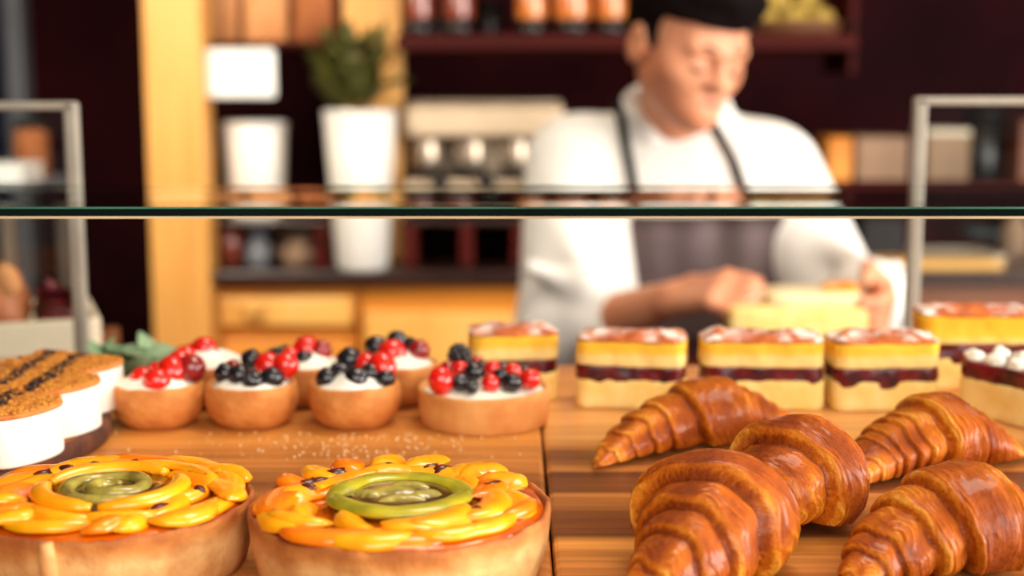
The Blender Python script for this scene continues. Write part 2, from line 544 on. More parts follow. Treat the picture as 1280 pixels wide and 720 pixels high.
# ------------------------------------------------------------------ signed-distance solids (bodies, cloth)
class SDF:
    def __init__(self, lo, hi, vox):
        self.lo = np.array(lo, float); self.v = vox
        self.n = np.ceil((np.array(hi) - self.lo) / vox).astype(int) + 1
        self.g = np.full(self.n, 0.3, np.float32)
        self.ax = [self.lo[i] + vox * np.arange(self.n[i]) for i in range(3)]

    def _sub(self, lo, hi, k):
        pad = k + 4 * self.v
        a = np.clip(np.floor((np.array(lo) - pad - self.lo) / self.v).astype(int), 0, self.n - 1)
        b = np.clip(np.ceil((np.array(hi) + pad - self.lo) / self.v).astype(int) + 1, 1, self.n)
        sl = tuple(slice(a[i], b[i]) for i in range(3))
        P = np.stack(np.meshgrid(*[self.ax[i][sl[i]] for i in range(3)], indexing='ij'), -1)
        return sl, P

    def _comb(self, sl, d, k, sub):
        a = self.g[sl]
        if sub:
            b = -d
            h = np.maximum(k - np.abs(a - b), 0) / k
            self.g[sl] = np.maximum(a, b) + h * h * k * 0.25
        else:
            h = np.maximum(k - np.abs(a - d), 0) / k
            self.g[sl] = np.minimum(a, d) - h * h * k * 0.25

    def cap(self, p0, p1, r0, r1=None, k=0.012, sub=False):
        r1 = r0 if r1 is None else r1
        p0, p1 = np.array(p0, float), np.array(p1, float)
        rm = max(r0, r1)
        sl, P = self._sub(np.minimum(p0, p1) - rm, np.maximum(p0, p1) + rm, k)
        d = p1 - p0
        dd = max(float(d @ d), 1e-12)
        t = np.clip(((P - p0) @ d) / dd, 0, 1)
        q = np.linalg.norm(P - (p0 + t[..., None] * d), axis=-1) - (r0 + (r1 - r0) * t)
        self._comb(sl, q, k, sub)

    def ell(self, c, r, fr=None, k=0.012, sub=False):
        c, r = np.array(c, float), np.array(r, float)
        rm = r.max()
        sl, P = self._sub(c - rm, c + rm, k)
        Q = P - c
        if fr is not None:
            Q = Q @ np.array(fr).T
        k0 = np.linalg.norm(Q / r, axis=-1)
        k1 = np.maximum(np.linalg.norm(Q / (r * r), axis=-1), 1e-9)
        self._comb(sl, k0 * (k0 - 1) / k1, k, sub)

    def clip(self, fn):
        P = np.stack(np.meshgrid(*self.ax, indexing='ij'), -1)
        self.g = np.maximum(self.g, fn(P)).astype(np.float32)

    def mesh(self):
        g = self.g
        ins = g < 0
        nx, ny, nz = g.shape
        cnt = np.zeros((nx - 1, ny - 1, nz - 1), np.int8)
        for i in (0, 1):
            for j in (0, 1):
                for k in (0, 1):
                    cnt += ins[i:nx - 1 + i, j:ny - 1 + j, k:nz - 1 + k]
        act = (cnt > 0) & (cnt < 8)
        idx = np.argwhere(act)
        ids = np.full(act.shape, -1, np.int64)
        ids[act] = np.arange(len(idx))
        pos = np.zeros((len(idx), 3)); num = np.zeros(len(idx))
        cs = [(i, j, k) for i in (0, 1) for j in (0, 1) for k in (0, 1)]
        for a in cs:
            for ax in range(3):
                if a[ax] == 0:
                    b = list(a); b[ax] = 1
                    ia, ib = idx + np.array(a), idx + np.array(b)
                    va, vb = g[tuple(ia.T)], g[tuple(ib.T)]
                    cr = (va < 0) != (vb < 0)
                    t = np.where(cr, va / np.where(va == vb, 1, va - vb), 0)
                    p = np.tile(np.array(a, float), (len(idx), 1)); p[:, ax] += t
                    pos += p * cr[:, None]; num += cr
        pos = idx + pos / np.maximum(num, 1)[:, None]
        V = self.lo + pos * self.v
        F = []
        for ax in range(3):
            o1, o2 = [(1, 2), (2, 0), (0, 1)][ax]
            s0 = [slice(None)] * 3; s1 = [slice(None)] * 3
            s0[ax] = slice(0, -1); s1[ax] = slice(1, None)
            A, B = ins[tuple(s0)], ins[tuple(s1)]
            e = np.argwhere(A != B)
            ok = (e[:, o1] > 0) & (e[:, o2] > 0) & (e[:, o1] < self.n[o1] - 1) & (e[:, o2] < self.n[o2] - 1)
            e = e[ok]
            fl = A[tuple(e.T)]
            d1 = np.zeros(3, int); d1[o1] = 1
            d2 = np.zeros(3, int); d2[o2] = 1
            q = [ids[tuple((e - d1 - d2).T)], ids[tuple((e - d2).T)], ids[tuple(e.T)], ids[tuple((e - d1).T)]]
            Q = np.stack(q, 1)
            Q[~fl] = Q[~fl][:, ::-1]
            F.append(Q)
        return V, np.concatenate(F)

    def obj(self, name, m, parent, origin=(0, 0, 0)):
        V, F = self.mesh()
        V = V - np.array(origin)
        return mesh_obj(name, V.tolist(), F.tolist(), m, parent)


# ================================================================== THE SETTING
struct(box('floor', (0.2, 1.6, -0.02), (5.6, 5.2, 0.04), M['floor'], bevel=0))
struct(box('wall_back', (0.2, 3.75, 1.4), (5.6, 0.1, 2.8), M['wall'], bevel=0))
struct(box('wall_left', (-2.55, 1.6, 1.4), (0.1, 5.2, 2.8), M['wall'], bevel=0))
struct(box('ceiling', (0.2, 1.6, 2.85), (5.6, 5.2, 0.1), M['ceiling'], bevel=0))
# right wall with the big side window the light comes through
bm = bmesh.new()
add_box(bm, (2.95, -0.75, 1.4), (0.1, 0.5, 2.8))
add_box(bm, (2.95, 3.1, 1.4), (0.1, 2.2, 2.8))
add_box(bm, (2.95, 0.75, 0.4), (0.1, 2.5, 0.8))
add_box(bm, (2.95, 0.75, 2.7), (0.1, 2.5, 0.2))
struct(bm_obj('wall_right', bm, M['wall']))
# a blue-grey doorway at the far left of the back wall
dl = at(-60, 200, 3.68).x; dr = at(42, 200, 3.68).x
d1 = struct(box('door_1', ((dl + at(12, 100, 3.68).x) / 2, 3.69, 1.05), (at(12, 100, 3.68).x - dl, 0.05, 2.1), M['navy'], bevel=0.004))
tr = struct(box('trim_1', ((at(12, 100, 3.66).x + dr) / 2, 3.67, 1.1), (dr - at(12, 100, 3.66).x, 0.08, 2.2), M['bluegrey'], bevel=0.006))

# ================================================================== DISPLAY COUNTER, BOARDS, GLASS
t = empty('display_counter', (0, 0.88, 0), 'brown wooden shop counter that carries the two serving boards', 'counter')
box('body', (0, 0.02, 0.58), (1.7, 0.72, 1.14), M['counter'], t, 0.004)
box('plinth', (0, 0.02, 0.005 + 0.0), (1.66, 0.66, 0.01), M['black'], t, 0)
box('countertop', (0, 0.0, 1.17), (1.76, 0.78, 0.04), M['counter'], t, 0.006)
SEAM = 0.0205


def slab_board(name, x0, x1, m, label):
    o = box(name, (0, 0, -0.015), (x1 - x0, 0.66, 0.03), m, None, 0.003)
    # keep object coordinates equal to world Y for the timber strips
    for v in o.data.vertices:
        v.co.x += (x0 + x1) / 2
        v.co.y += 0.84
    o.location = (0, 0, ZB)
    return tag(o, label, 'serving board')


slab_board('serving_board', -0.80, SEAM - 0.0006, M['boardL'], 'warm brown wooden serving board carrying the fruit tarts and berry tartlets')
slab_board('serving_board', SEAM + 0.0006, 0.80, M['boardR'], 'dark and light striped wooden serving board carrying the croissants')

# glass shelf: upper edge of the front face at y=258, back edge at y=230
SY0, SY1 = 0.80, 0.97
sz1 = at(640, 259, SY0).z
sz0 = at(640, 271.5, SY0).z
th = sz1 - sz0
gs = empty('glass_shelf', (0, (SY0 + SY1) / 2, sz0), 'long horizontal glass shelf with dark green polished edge across the picture', 'glass shelf')
hd = (SY1 - SY0) / 2
mesh_obj('shelf_pane', [(-.8, -hd, th), (.8, -hd, th), (.8, hd, th), (-.8, hd, th), (-.8, -hd, 0), (.8, -hd, 0), (.8, hd, 0), (-.8, hd, 0)],
         [(0, 1, 2, 3), (7, 6, 5, 4), (1, 5, 6, 2), (0, 3, 7, 4), (3, 2, 6, 7)], M['shelfglass'], gs, False)
b = 0.00045
mesh_obj('polished_edge', [(-.8, -hd - .002, th - b * 1.6), (.8, -hd - .002, th - b * 1.6), (.8, -hd - .002, b * 1.6), (-.8, -hd - .002, b * 1.6),
                           (-.8, -hd + .003, th - b * 1.6), (.8, -hd + .003, th - b * 1.6), (.8, -hd + .003, b * 1.6), (-.8, -hd + .003, b * 1.6)],
         [(3, 2, 1, 0), (4, 5, 6, 7), (0, 1, 5, 4), (2, 3, 7, 6)], M['glassedge'], gs, False)
mesh_obj('upper_arris', [(-.8, -hd - .002, th - b * 1.6), (.8, -hd - .002, th - b * 1.6), (.8, -hd + .0005, th + .0001), (-.8, -hd + .0005, th + .0001)], [(0, 1, 2, 3)], M['glassline'], gs, False)
mesh_obj('lower_arris_reflection', [(-.8, -hd - .002, b * 1.6), (.8, -hd - .002, b * 1.6), (.8, -hd - .0017, -.0007), (-.8, -hd - .0017, -.0007), (-.8, -hd + .001, -.0007), (.8, -hd + .001, -.0007)], [(3, 2, 1, 0), (2, 3, 4, 5)], M['glasslow'], gs, False)
for sx in (-0.72, 0.72):
    lathe('support_post', [(0, ZB - sz0), (0.016, ZB - sz0), (0.016, ZB - sz0 + .004), (0.007, ZB - sz0 + .006), (0.007, -0.004), (0.013, -0.003), (0.013, 0), (0, 0)], M['steel'], gs, 20, (sx, 0, 0))


def upright_pane(xe, xo, ztop, Y, label):
    """upright pane with frosted ground edges; xe = inner edge, xo = far side beyond the frame"""
    zb = 1.19
    t = empty('glass_screen', ((xe + xo) / 2, Y, zb), label, 'glass pane', 'upright glass panes behind the boards')
    w = abs(xo - xe); h = ztop - zb; s = 1 if xe > (xe + xo) / 2 else -1
    box('pane', (0, 0, h / 2), (w, 0.009, h), M['paneglass'], t, 0)
    e = 0.0115
    box('side_edge', (s * (w / 2 - e / 2 + .002), 0, h / 2), (e, 0.012, h), M['frost'], t, 0.002)
    box('top_edge', (0, 0, h - 0.003), (w, 0.012, 0.0075), M['frost'], t, 0.002)
    return t


PY = 1.262
p = at(94, 128, PY); upright_pane(p.x, -0.84, p.z, PY, 'upright glass pane at the left, in front of the bread roll tray')
p = at(1145, 122, PY); upright_pane(p.x, 0.84, p.z, PY, 'upright glass pane at the right, beyond the jam sponge slices')

# ================================================================== PASTRIES
def soft_lathe_profile(kind, r, h):
    if kind == 'cup':      # round-bottomed tartlet cup
        return [(0, 0), (r * .62, 0), (r * .74, h * .05), (r * .90, h * .25), (r * .985, h * .5), (r, h * .72), (r * .97, h * .93), (r * .93, h),
                (r * .87, h * .985), (r * .84, h * .9), (r * .8, h * .78), (0, h * .7)]
    return [(0, 0), (r * .93, 0), (r * .96, h * .04), (r * .985, h * .4), (r, h * .9), (r * .995, h * .97), (r * .97, h), (r * .93, h * .985), (r * .915, h * .9), (r * .9, h * .75), (0, h * .7)]


def cream_mound(name, r, z0, hgt, parent, seed, lump=0.35):
    n, rows = 56, 18
    V, F = [], []
    for i in range(rows + 1):
        q = i / rows
        for k in range(n):
            a = 2 * pi * k / n
            rr = r * q
            x, y = rr * cos(a), rr * sin(a)
            d = hgt * (1 - q ** 2.6)
            nz = noise.noise(Vector((x * 70 + seed * 9.7, y * 70, seed))) * lump * hgt
            nz2 = noise.noise(Vector((x * 160 + seed * 3.7, y * 160, seed))) * lump * hgt * .35
            V.append((x, y, z0 + d + (nz + nz2) * min(1, (1 - q) * 4 + .15)))
    for i in range(rows):
        for k in range(n):
            j = (k + 1) % n
            F.append((i * n + k, (i + 1) * n + k, (i + 1) * n + j, i * n + j))
    o = len(V)
    V += [(r * cos(2 * pi * k / n), r * sin(2 * pi * k / n), z0 - .004) for k in range(n)]
    for k in range(n):
        j = (k + 1) % n
        F.append((rows * n + k, o + k, o + j, rows * n + j))
    return mesh_obj(name, V, F, M['cream'], parent)


def red_berry(c, r, parent, m='redberry', elong=1.0):
    v, f = ico_data((0, 0, 0), r, 3, (1, 1, elong))
    V, F = merge([(v, f), tube_data([(0, 0, r * elong * .93), (0, 0, r * elong * 1.06)], [r * .14, r * .05], 6)])
    o = mesh_obj('red_berry', V, F, M[m], parent, loc=c)
    o.rotation_euler = (R.uniform(-.8, .8), R.uniform(-.8, .8), R.uniform(0, 6))
    return o


def blueberry(c, r, parent):
    prof = [(0, -r * .92)]
    for i in range(1, 12):
        a = -pi / 2 + pi * i / 12.5
        prof.append((r * cos(a), r * .92 * sin(a)))
    prof += [(r * .34, r * .93), (r * .30, r * .98), (r * .25, r * .9), (r * .12, r * .8), (0, r * .79)]
    o = lathe('blueberry', prof, M['blueberry'], parent, 22, c)
    o.rotation_euler = (R.uniform(-1, 1), R.uniform(-1, 1), R.uniform(0, 6))
    return o


def blackberry(c, r, parent):
    parts = [ico_data((0, 0, 0), r * .8, 2)]
    n = 34
    for i in range(n):
        z = 1 - 2 * (i + .5) / n
        a = i * 2.39996
        q = sqrt(1 - z * z)
        parts.append(ico_data((q * cos(a) * r * .8, q * sin(a) * r * .8, z * r * .9), r * .27, 2))
    V, F = merge(parts)
    return mesh_obj('blackberry', V, F, M['blackberry'], parent, loc=c)


def tartlet(px, Y, label, berries, r=0.0325, h=0.030, seed=0, big=False, grp='berry tartlets with whipped cream'):
    base = at(px, 500, Y)
    t = empty('berry_tart' if big else 'berry_tartlet', (base.x, Y, ZB), label, 'tart' if big else 'tartlet', None if big else grp, 0)
    zw = lambda a, rr, z: 0.0011 * noise.noise(Vector((cos(a) * 3 + seed * 5, sin(a) * 3, seed))) * (z / h)
    lathe('pastry_shell', soft_lathe_profile('ring' if big else 'cup', r, h), M['crustb' if big else 'crust'], t, 72, wob=0.035 if not big else 0.012, seed=seed, wscale=60, zw=zw)
    cr = r * (.92 if big else .86)
    chg = (.006 if big else .0105)
    cream_mound('cream', cr, h * (.86 if big else .9), chg, t, seed + .37)
    for kind, bx, by, bz, br in berries:
        # positions given relative to the tart centre, z above the shell rim
        c = (bx, by, h + bz)
        if kind == 'r':
            red_berry(c, br, t)
        elif kind == 'R':
            red_berry(c, br, t, 'redberry', 1.18)
        elif kind == 'c':
            red_berry(c, br, t, 'redberry2')
        elif kind == 'b':
            blueberry(c, br, t)
        elif kind == 'k':
            blackberry(c, br, t)
        elif kind == 'l':
            v, f = leaf_data(.022, .011, .3)
            o = mesh_obj('mint_leaf', v, f, M['leaf'], t, loc=c)
            o.rotation_euler = (-.2, 0, .6)
    return t


def leaf_data(L, W, curl, n=8, thick=0.0007):
    V, F = [], []
    for s in (1, -1):
        o = len(V)
        for i in range(n + 1):
            q = i / n
            w = W * sin(pi * min(.97, q * .97 + .03)) ** .8
            for j in (-1, -.5, 0, .5, 1):
                V.append((q * L - L * .2, j * w, curl * L * (q * q) - abs(j) * -.25 * w + (thick if s > 0 else 0)))
        for i in range(n):
            for j in range(4):
                a = o + i * 5 + j
                fc = (a, a + 5, a + 6, a + 1)
                F.append(fc if s > 0 else fc[::-1])
    return V, F


def tp(px, py, Y, cx, h, dz=0):
    """world offset of a pixel at depth Y from a tart whose centre is (cx, Yc)"""
    return at(px, py, Y)


def berries_px(px, Y, h, items):
    """items: (kind, pixel x, pixel y, depth offset from the tart centre, radius)"""
    base = at(px, 500, Y)
    out = []
    for k, x, y, dy, r in items:
        p = at(x, y, Y + dy)
        out.append((k, p.x - base.x, dy, p.z - ZB - h, r))
    return out


Hm = 0.030
tartlet(198, .968, 'cream tartlet topped only with red berries, front row beside the white cheesecake',
        berries_px(198, .968, Hm, [('r', 178, 474, -.008, .0088), ('r', 196, 477, -.016, .0098), ('R', 214, 464, -.004, .0098), ('c', 239, 461, .002, .0105), ('r', 196, 466, .008, .008), ('r', 224, 453, .012, .009)]), seed=1)
tartlet(315, .968, 'cream tartlet with a row of black berries and one red, middle of the front row',
        berries_px(315, .968, Hm, [('b', 281, 467, -.006, .0078), ('b', 299, 470, -.012, .0082), ('b', 316, 477, -.016, .008), ('b', 340, 473, -.010, .0085), ('r', 335, 457, .006, .0098), ('c', 291, 460, .006, .0062), ('r', 357, 457, .002, .0095), ('b', 314, 449, .016, .0075), ('l', 334, 446, .018, .01), ('b', 345, 444, .020, .006)]), seed=2)
tartlet(443, .968, 'cream tartlet with black berries and a tall red one, front row beside the large tart',
        berries_px(443, .968, Hm, [('b', 408, 473, -.008, .0078), ('b', 425, 467, .002, .0085), ('b', 445, 474, -.012, .0088), ('b', 463, 468, -.002, .0085), ('b', 481, 474, -.006, .0075), ('R', 478, 459, .002, .0098), ('b', 437, 450, .014, .0095), ('r', 457, 456, .012, .0090)]), seed=3)
tartlet(268, 1.036, 'cream tartlet with red berries, second row behind the all-red one',
        berries_px(268, 1.036, Hm, [('r', 232, 448, -.008, .0098), ('r', 255, 437, 0, .0098), ('r', 243, 443, .008, .009), ('b', 222, 454, .004, .006)]), seed=4)
tartlet(384, 1.036, 'cream tartlet with red and black berries stacked to the side, second row middle',
        berries_px(384, 1.036, Hm, [('r', 362, 450, -.008, .0098), ('r', 383, 437, .004, .0105), ('b', 380, 450, -.012, .0075), ('c', 401, 439, .002, .0085), ('r', 347, 446, .010, .008)]), seed=5)
tartlet(497, 1.036, 'cream tartlet with dark and red berries, second row right behind the large tart',
        berries_px(497, 1.036, Hm, [('b', 470, 433, .002, .0085), ('r', 490, 442, -.006, .011), ('b', 496, 425, .008, .0078), ('b', 512, 433, .006, .0072), ('c', 524, 438, .002, .0082)]), seed=6)
Hb = 0.0255
tartlet(605, .975, 'large round biscuit tart of cream covered with red and black berries', berries_px(605, .975, Hb, [
    ('R', 551, 476, -.022, .0088), ('r', 575, 462, .004, .0064), ('k', 574, 445, .020, .0085), ('b', 576, 478, -.022, .0064), ('b', 592, 465, -.006, .0072), ('b', 590, 484, -.030, .0048),
    ('r', 613, 479, -.022, .0064), ('r', 616, 461, .006, .0062), ('b', 640, 479, -.020, .0072), ('r', 641, 464, .002, .0062), ('r', 663, 474, -.012, .0074), ('b', 603, 461, .016, .0062),
    ('b', 629, 463, .012, .0062), ('b', 655, 466, .014, .0062), ('c', 560, 462, .012, .0066), ('b', 626, 470, -.010, .0056), ('c', 596, 455, .028, .006), ('b', 584, 457, .02, .006)]),
    r=.0465, h=Hb, seed=11, big=True)


# ------------------------------------------------------------------ fruit tarts
def peach_data(L, W, H, bend, seed=0, n=22, m=12):
    """crescent wedge of peach, rounded on top, lying on its flat cut side"""
    V, F = [], []
    for i in range(n + 1):
        q = i / n * 2 - 1
        w = W * max(0.02, (1 - abs(q) ** 2.2)) ** .62
        hh = H * max(0.03, (1 - abs(q) ** 2.4)) ** .6
        ang = q * bend
        rad = L / bend
        cx, cy = rad * sin(ang), rad * (cos(ang) - 1)
        nx, ny = sin(ang), cos(ang)
        for k in range(m):
            a = 2 * pi * k / m
            # one thin edge, one thick back
            u = cos(a) * w
            z = sin(a) * hh * (1.0 + .45 * cos(a))
            if z < 0:
                z *= .35
            nz = 1 + .16 * noise.noise(Vector((q * 2.2 + seed * 4.1, cos(a) * 1.4, sin(a)))) + .05 * noise.noise(Vector((q * 9 + seed, cos(a) * 3, sin(a) * 3)))
            V.append((cx + nx * u * nz, cy + ny * u * nz, z * nz))
    for i in range(n):
        for k in range(m):
            j = (k + 1) % m
            F.append((i * m + k, i * m + j, (i + 1) * m + j, (i + 1) * m + k))
    F.append(tuple(range(m)))
    F.append(tuple(range((n + 1) * m - 1, n * m - 1, -1)))
    return V, F


def fruit_tart(cx, Y, r, label, style, rz):
    h = .034
    rr = random.Random(style * 13 + 5)
    t = empty('fruit_tart', (cx, Y, ZB), label, 'fruit tart', None, rz)
    zw = lambda a, q, z: (0.0016 * noise.noise(Vector((cos(a) * 4 + style * 5, sin(a) * 4, 1))) + .0008 * noise.noise(Vector((cos(a) * 14 + style, sin(a) * 14, 1)))) * (z / h)
    lathe('crust', [(0, 0), (r * .90, 0), (r * .925, h * .03), (r * .945, h * .2), (r * .965, h * .45), (r * .98, h * .7), (r * .995, h * .9), (r * .99, h * .985), (r * .965, h * 1.0),
                    (r * .955, h * .97), (r * .945, h * .88), (r * .93, h * .8), (0, h * .78)], M['tartcrust'], t, 160, wob=.02, seed=style + 3, wscale=55, zw=zw)
    lathe('glaze', [(0, h * .8), (r * .948, h * .8), (r * .955, h * .95), (r * .92, h * 1.0), (r * .6, h * 1.0), (0, h * 1.0)], M['glaze'], t, 96, wob=.012, seed=style, wscale=60)

    def slice_(rad, a, L, W, H, bend, z, m, tilt=0.0, turn=0.0):
        V, F = peach_data(L, W, H, bend, rr.random() * 9)
        o = mesh_obj('peach_slice', V, F, M[m], t, loc=(rad * cos(a), rad * sin(a), h + z))
        o.rotation_euler = (tilt, 0, a - pi / 2 + turn)
        return o
    # outer wreath, overlapping like tiles
    n = 18
    for i in range(n):
        a = 2 * pi * i / n + rr.uniform(-.1, .1)
        chunky = sin(a + rz) > .25 if style == 2 else (sin(a + rz * 2) < -.2 and cos(a) < .2)
        if chunky and rr.random() < .8:      # short blocks set across the wreath
            slice_(r * .79 + rr.uniform(-.003, .003), a, .0135 + rr.uniform(-.002, .003), .0098 + rr.uniform(-.001, .001), .0042, .5, .0016 + rr.uniform(0, .002),
                   rr.choice(['peach', 'peach', 'peach2']), rr.uniform(-.3, .1), rr.uniform(.7, 1.5))
        else:
            slice_(r * .845 + rr.uniform(-.005, .002), a, .0250 + rr.uniform(-.006, .005), .0084 + rr.uniform(-.0016, .0018), .0038, .75, .0002 + rr.uniform(0, .0026),
                   rr.choice(['peach', 'peach', 'peach2']), rr.uniform(-.35, .10), rr.uniform(-.3, .5))
    n2 = 11
    for i in range(n2):
        a = 2 * pi * (i + .4) / n2 + rr.uniform(-.2, .2)
        slice_(r * .63 + rr.uniform(-.004, .004), a, .0220 + rr.uniform(-.006, .006), .0074 + rr.uniform(-.001, .0016), .0038, .85, .0010 + rr.uniform(0, .0026),
               rr.choice(['peach', 'peach', 'peach2']), rr.uniform(-.35, .25), rr.uniform(-.7, .6))
    for i in range(9):
        a = rr.uniform(0, 2 * pi) if i > 4 else [1.3, 1.75, 2.3, .35, 2.9][i]
        q = r * rr.uniform(.62, .72)
        v, f = ico_data((0, 0, 0), .0042, 2, (1.3, .8, .6), .5, 70, i)
        o = mesh_obj('raisin', v, f, M['raisin'], t, loc=(q * cos(a), q * sin(a), h + .0042))
        o.rotation_euler = (0, 0, rr.uniform(0, 3))
    K = r * .47
    lathe('kiwi_gel', [(0, h + .0005), (K * .95, h + .0005), (K * .93, h + .004), (K * .5, h + .0052), (0, h + .0052)], M['kiwigel'], t, 48, wob=.03, seed=style + 9, wscale=60)
    if style == 2:
        for a0, a1, zz, kr in ((-.2, 3.4, 0, .90), (3.2, 6.4, .0012, .88)):
            pts, rd = [], []
            for i in range(41):
                q = i / 40
                a = a0 + (a1 - a0) * q
                k = K * (kr + .05 * noise.noise(Vector((a * 1.3, 8, 0))))
                pts.append((k * cos(a), k * sin(a), h + .0036 + zz + .0012 * noise.noise(Vector((a * 1.7, 3, 0)))))
                rd.append((.0066 + .0014 * noise.noise(Vector((a * 2, 1, 5)))) * max(.2, (1 - abs(2 * q - 1) ** 6)) ** .5)
            tube('kiwi_slice', pts, rd, M['kiwi'], t, 14, .42)
        for (x, y, a, L, W) in ((-.004, .002, .12, .0135, .0066), (.012, -.004, .5, .009, .0055), (-.0155, -.003, -.3, .007, .0048), (.002, -.0105, .1, .012, .0040), (.004, .0115, -.1, .011, .0040)):
            V, F = peach_data(L, W, .0026, .5, x * 300)
            o = mesh_obj('kiwi_core', V, F, M['kiwicore'], t, loc=(x, y, h + .0046))
            o.rotation_euler = (0, 0, a)
    else:
        pts, rd = [], []
        for i in range(80):
            q = i / 79
            a = .6 + q * 2 * pi * 1.75
            pts.append((K * (.15 + .62 * q) * cos(a), K * (.15 + .62 * q) * sin(a), h + .0052 + .0006 * sin(a * 3)))
            rd.append(.0044 * max(.15, 1 - abs(2 * q - 1) ** 6) ** .5)
        tube('kiwi_slice', pts, rd, M['kiwicore'], t, 12, .7)
        for a0, a1 in ((.6, 2.6), (2.7, 4.4), (4.5, 6.6)):
            pts, rd = [], []
            for i in range(27):
                q = i / 26
                a = a0 + (a1 - a0) * q
                pts.append((K * 1.02 * cos(a), K * 1.02 * sin(a), h + .0050))
                rd.append(.0056 * max(.2, (1 - abs(2 * q - 1) ** 4)) ** .5)
            tube('peach_slice', pts, rd, M['peach'], t, 12, .75)
    if style == 1:   # lap joint of the pastry strip, seen as a pale upright ridge
        a = -2.02
        pts = [(r * q * cos(a), r * q * sin(a), z) for q, z in ((.93, .002), (.965, h * .4), (.995, h * .8), (1.0, h * .98))]
        tube('pastry_joint', pts, [.004, .0042, .0042, .003], M['crustl'], t, 8, 1.0)
    return t


zr = ZB + .034
p2 = onz(500, 629, zr); p1 = onz(140, 621, zr)
fruit_tart(p2.x, p2.y, .0738, 'round peach tart with green kiwi ring at its centre, nearest the croissants', 2, 0)
fruit_tart(p1.x, p1.y, .0695, 'round peach tart with a pale kiwi spiral at its centre, in the lower left corner', 1, .3)


# ------------------------------------------------------------------ croissants
def croissant_mesh(seed, L, Rm, bend, latf, back, bn, ns=440, nt=132):
    rs = np.random.RandomState(seed)
    S = np.linspace(-1, 1, ns); T = np.linspace(0, 2 * pi, nt, endpoint=False)
    s, th = np.meshgrid(S, T, indexing='ij')
    nb = len(bn)
    bnds = np.array([0] + list(bn) + [1.3])
    bnds[1:-1] += rs.uniform(-.022, .022, nb)
    ph = rs.uniform(-.9, .9, 2)
    nzv = np.array([[noise.noise(Vector((cos(b) * 1.3 + seed, sin(b) * 1.3, a * 3.2))) for b in T] for a in S])
    nz3 = np.array([[noise.noise(Vector((cos(b) * 3 + seed, sin(b) * 3, a * 14))) for b in T] for a in S])
    skew = np.where(s < 0, .085 * np.cos(th - ph[0]), -.085 * np.cos(th - ph[1]))
    a = np.abs(s) + skew * np.clip((np.abs(s) - .03) * 5, 0, 1) * (1.15 - np.abs(s)) + .030 * nzv
    a = np.maximum(a, 0)
    idx = np.clip(np.searchsorted(bnds, a.ravel(), side='right').reshape(a.shape) - 1, 0, nb)
    lo, hi = bnds[idx], bnds[idx + 1]
    t = (a - lo) / (hi - lo)
    # each wrap swells towards its free edge and drops sharply to the wrap beneath
    lip = np.where(t < .84, .25 * t / .84 + .75 * np.sin(np.clip(t / .84, 0, 1) * pi / 2), np.sqrt(np.clip(1 - ((t - .84) / .16) ** 2, 0, 1)))
    lip = np.where(idx == 0, np.where(t < .84, .86 + .14 * np.sin(t / .84 * pi / 2), lip), lip)
    amp = (np.array([.27] + [.19 * 5 / max(5, nb * .9)] * (nb - 1) + [.08]) * np.r_[1, rs.uniform(.75, 1.25, nb)])[idx]
    # fine flaky leaves riding on each wrap
    micro = (t * 4.6 + 1.5 * nzv + .35 * nz3) % 1.0
    micro = np.where(micro < .78, micro / .78, (1 - micro) / .22)
    mstr = .034 * np.clip(.35 + .9 * nz3 + 1.0 * nzv + .5 * (t > .6), 0, 1)
    env = Rm * np.clip(1 - np.abs(s) ** 1.45, 0, 1) ** .86
    env = env * .92 + .08 * Rm * np.sqrt(np.clip(1 - s * s, 0, 1))
    r = env * (.86 + amp * lip + mstr * micro + .05 * nzv + .008 * nz3)
    q = np.where(s > 0, s * back, s)       # the far horn is foreshortened by its curl
    ang = q * bend
    rad = L / bend
    cx, cy = rad * np.sin(ang), rad * (1 - np.cos(ang))
    nx, ny = -np.sin(ang), np.cos(ang)
    lat = r * np.cos(th) * latf
    z = env * .80 + r * .98 * np.sin(th)
    z = np.where(z < .0035, .0035 + (z - .0035) * .12, z)
    z = np.maximum(z, 0.0)
    V = np.stack([cx + nx * lat, cy + ny * lat, z], -1).reshape(-1, 3)
    F = []
    for i in range(ns - 1):
        for k in range(nt):
            j = (k + 1) % nt
            F.append((i * nt + k, (i + 1) * nt + k, (i + 1) * nt + j, i * nt + j))
    F.append(tuple(range(nt))); F.append(tuple(range(ns * nt - 1, (ns - 1) * nt - 1, -1)))
    bake_shade = .24 + .30 * nzv + .24 * np.clip((t - .80) / .10, 0, 1) * (t < .96) + .22 * (micro > .72) * np.clip(.3 + .9 * nz3 + 1.0 * nzv, 0, 1) - .22 * np.clip(1 - t / .14, 0, 1) * (idx > 0)  # baked tone; last term paints shade into the creases under each lip
    bake_shade = np.clip(bake_shade + .14 * (np.abs(s) > .8), 0, 1)
    return V, F, bake_shade.reshape(-1)


def croissant(seed, tip, mid, Rm, bend, latf, back, bn, label, lift=(0, 0), z=ZB):
    # the spine curves by `bend`; scale and turn it so that tip and middle land where they should
    kx, ky = -sin(bend) / bend, (1 - cos(bend)) / bend
    L = sqrt((mid[0] - tip[0]) ** 2 + (mid[1] - tip[1]) ** 2) / sqrt(kx * kx + ky * ky)
    V, F, bake_shade = croissant_mesh(seed, L, Rm, bend, latf, back, bn)
    ang = atan2(mid[1] - tip[1], mid[0] - tip[0]) - atan2(-ky, -kx)
    o = mesh_obj('croissant', V.tolist(), F, M['croissant'], None, True)
    at_ = o.data.attributes.new('bake_shade', 'FLOAT', 'POINT')
    at_.data.foreach_set('value', bake_shade.astype(np.float32))
    o.location = (mid[0], mid[1], z + lift[0])
    o.rotation_euler = (0, lift[1], ang)
    return tag(o, label, 'croissant')


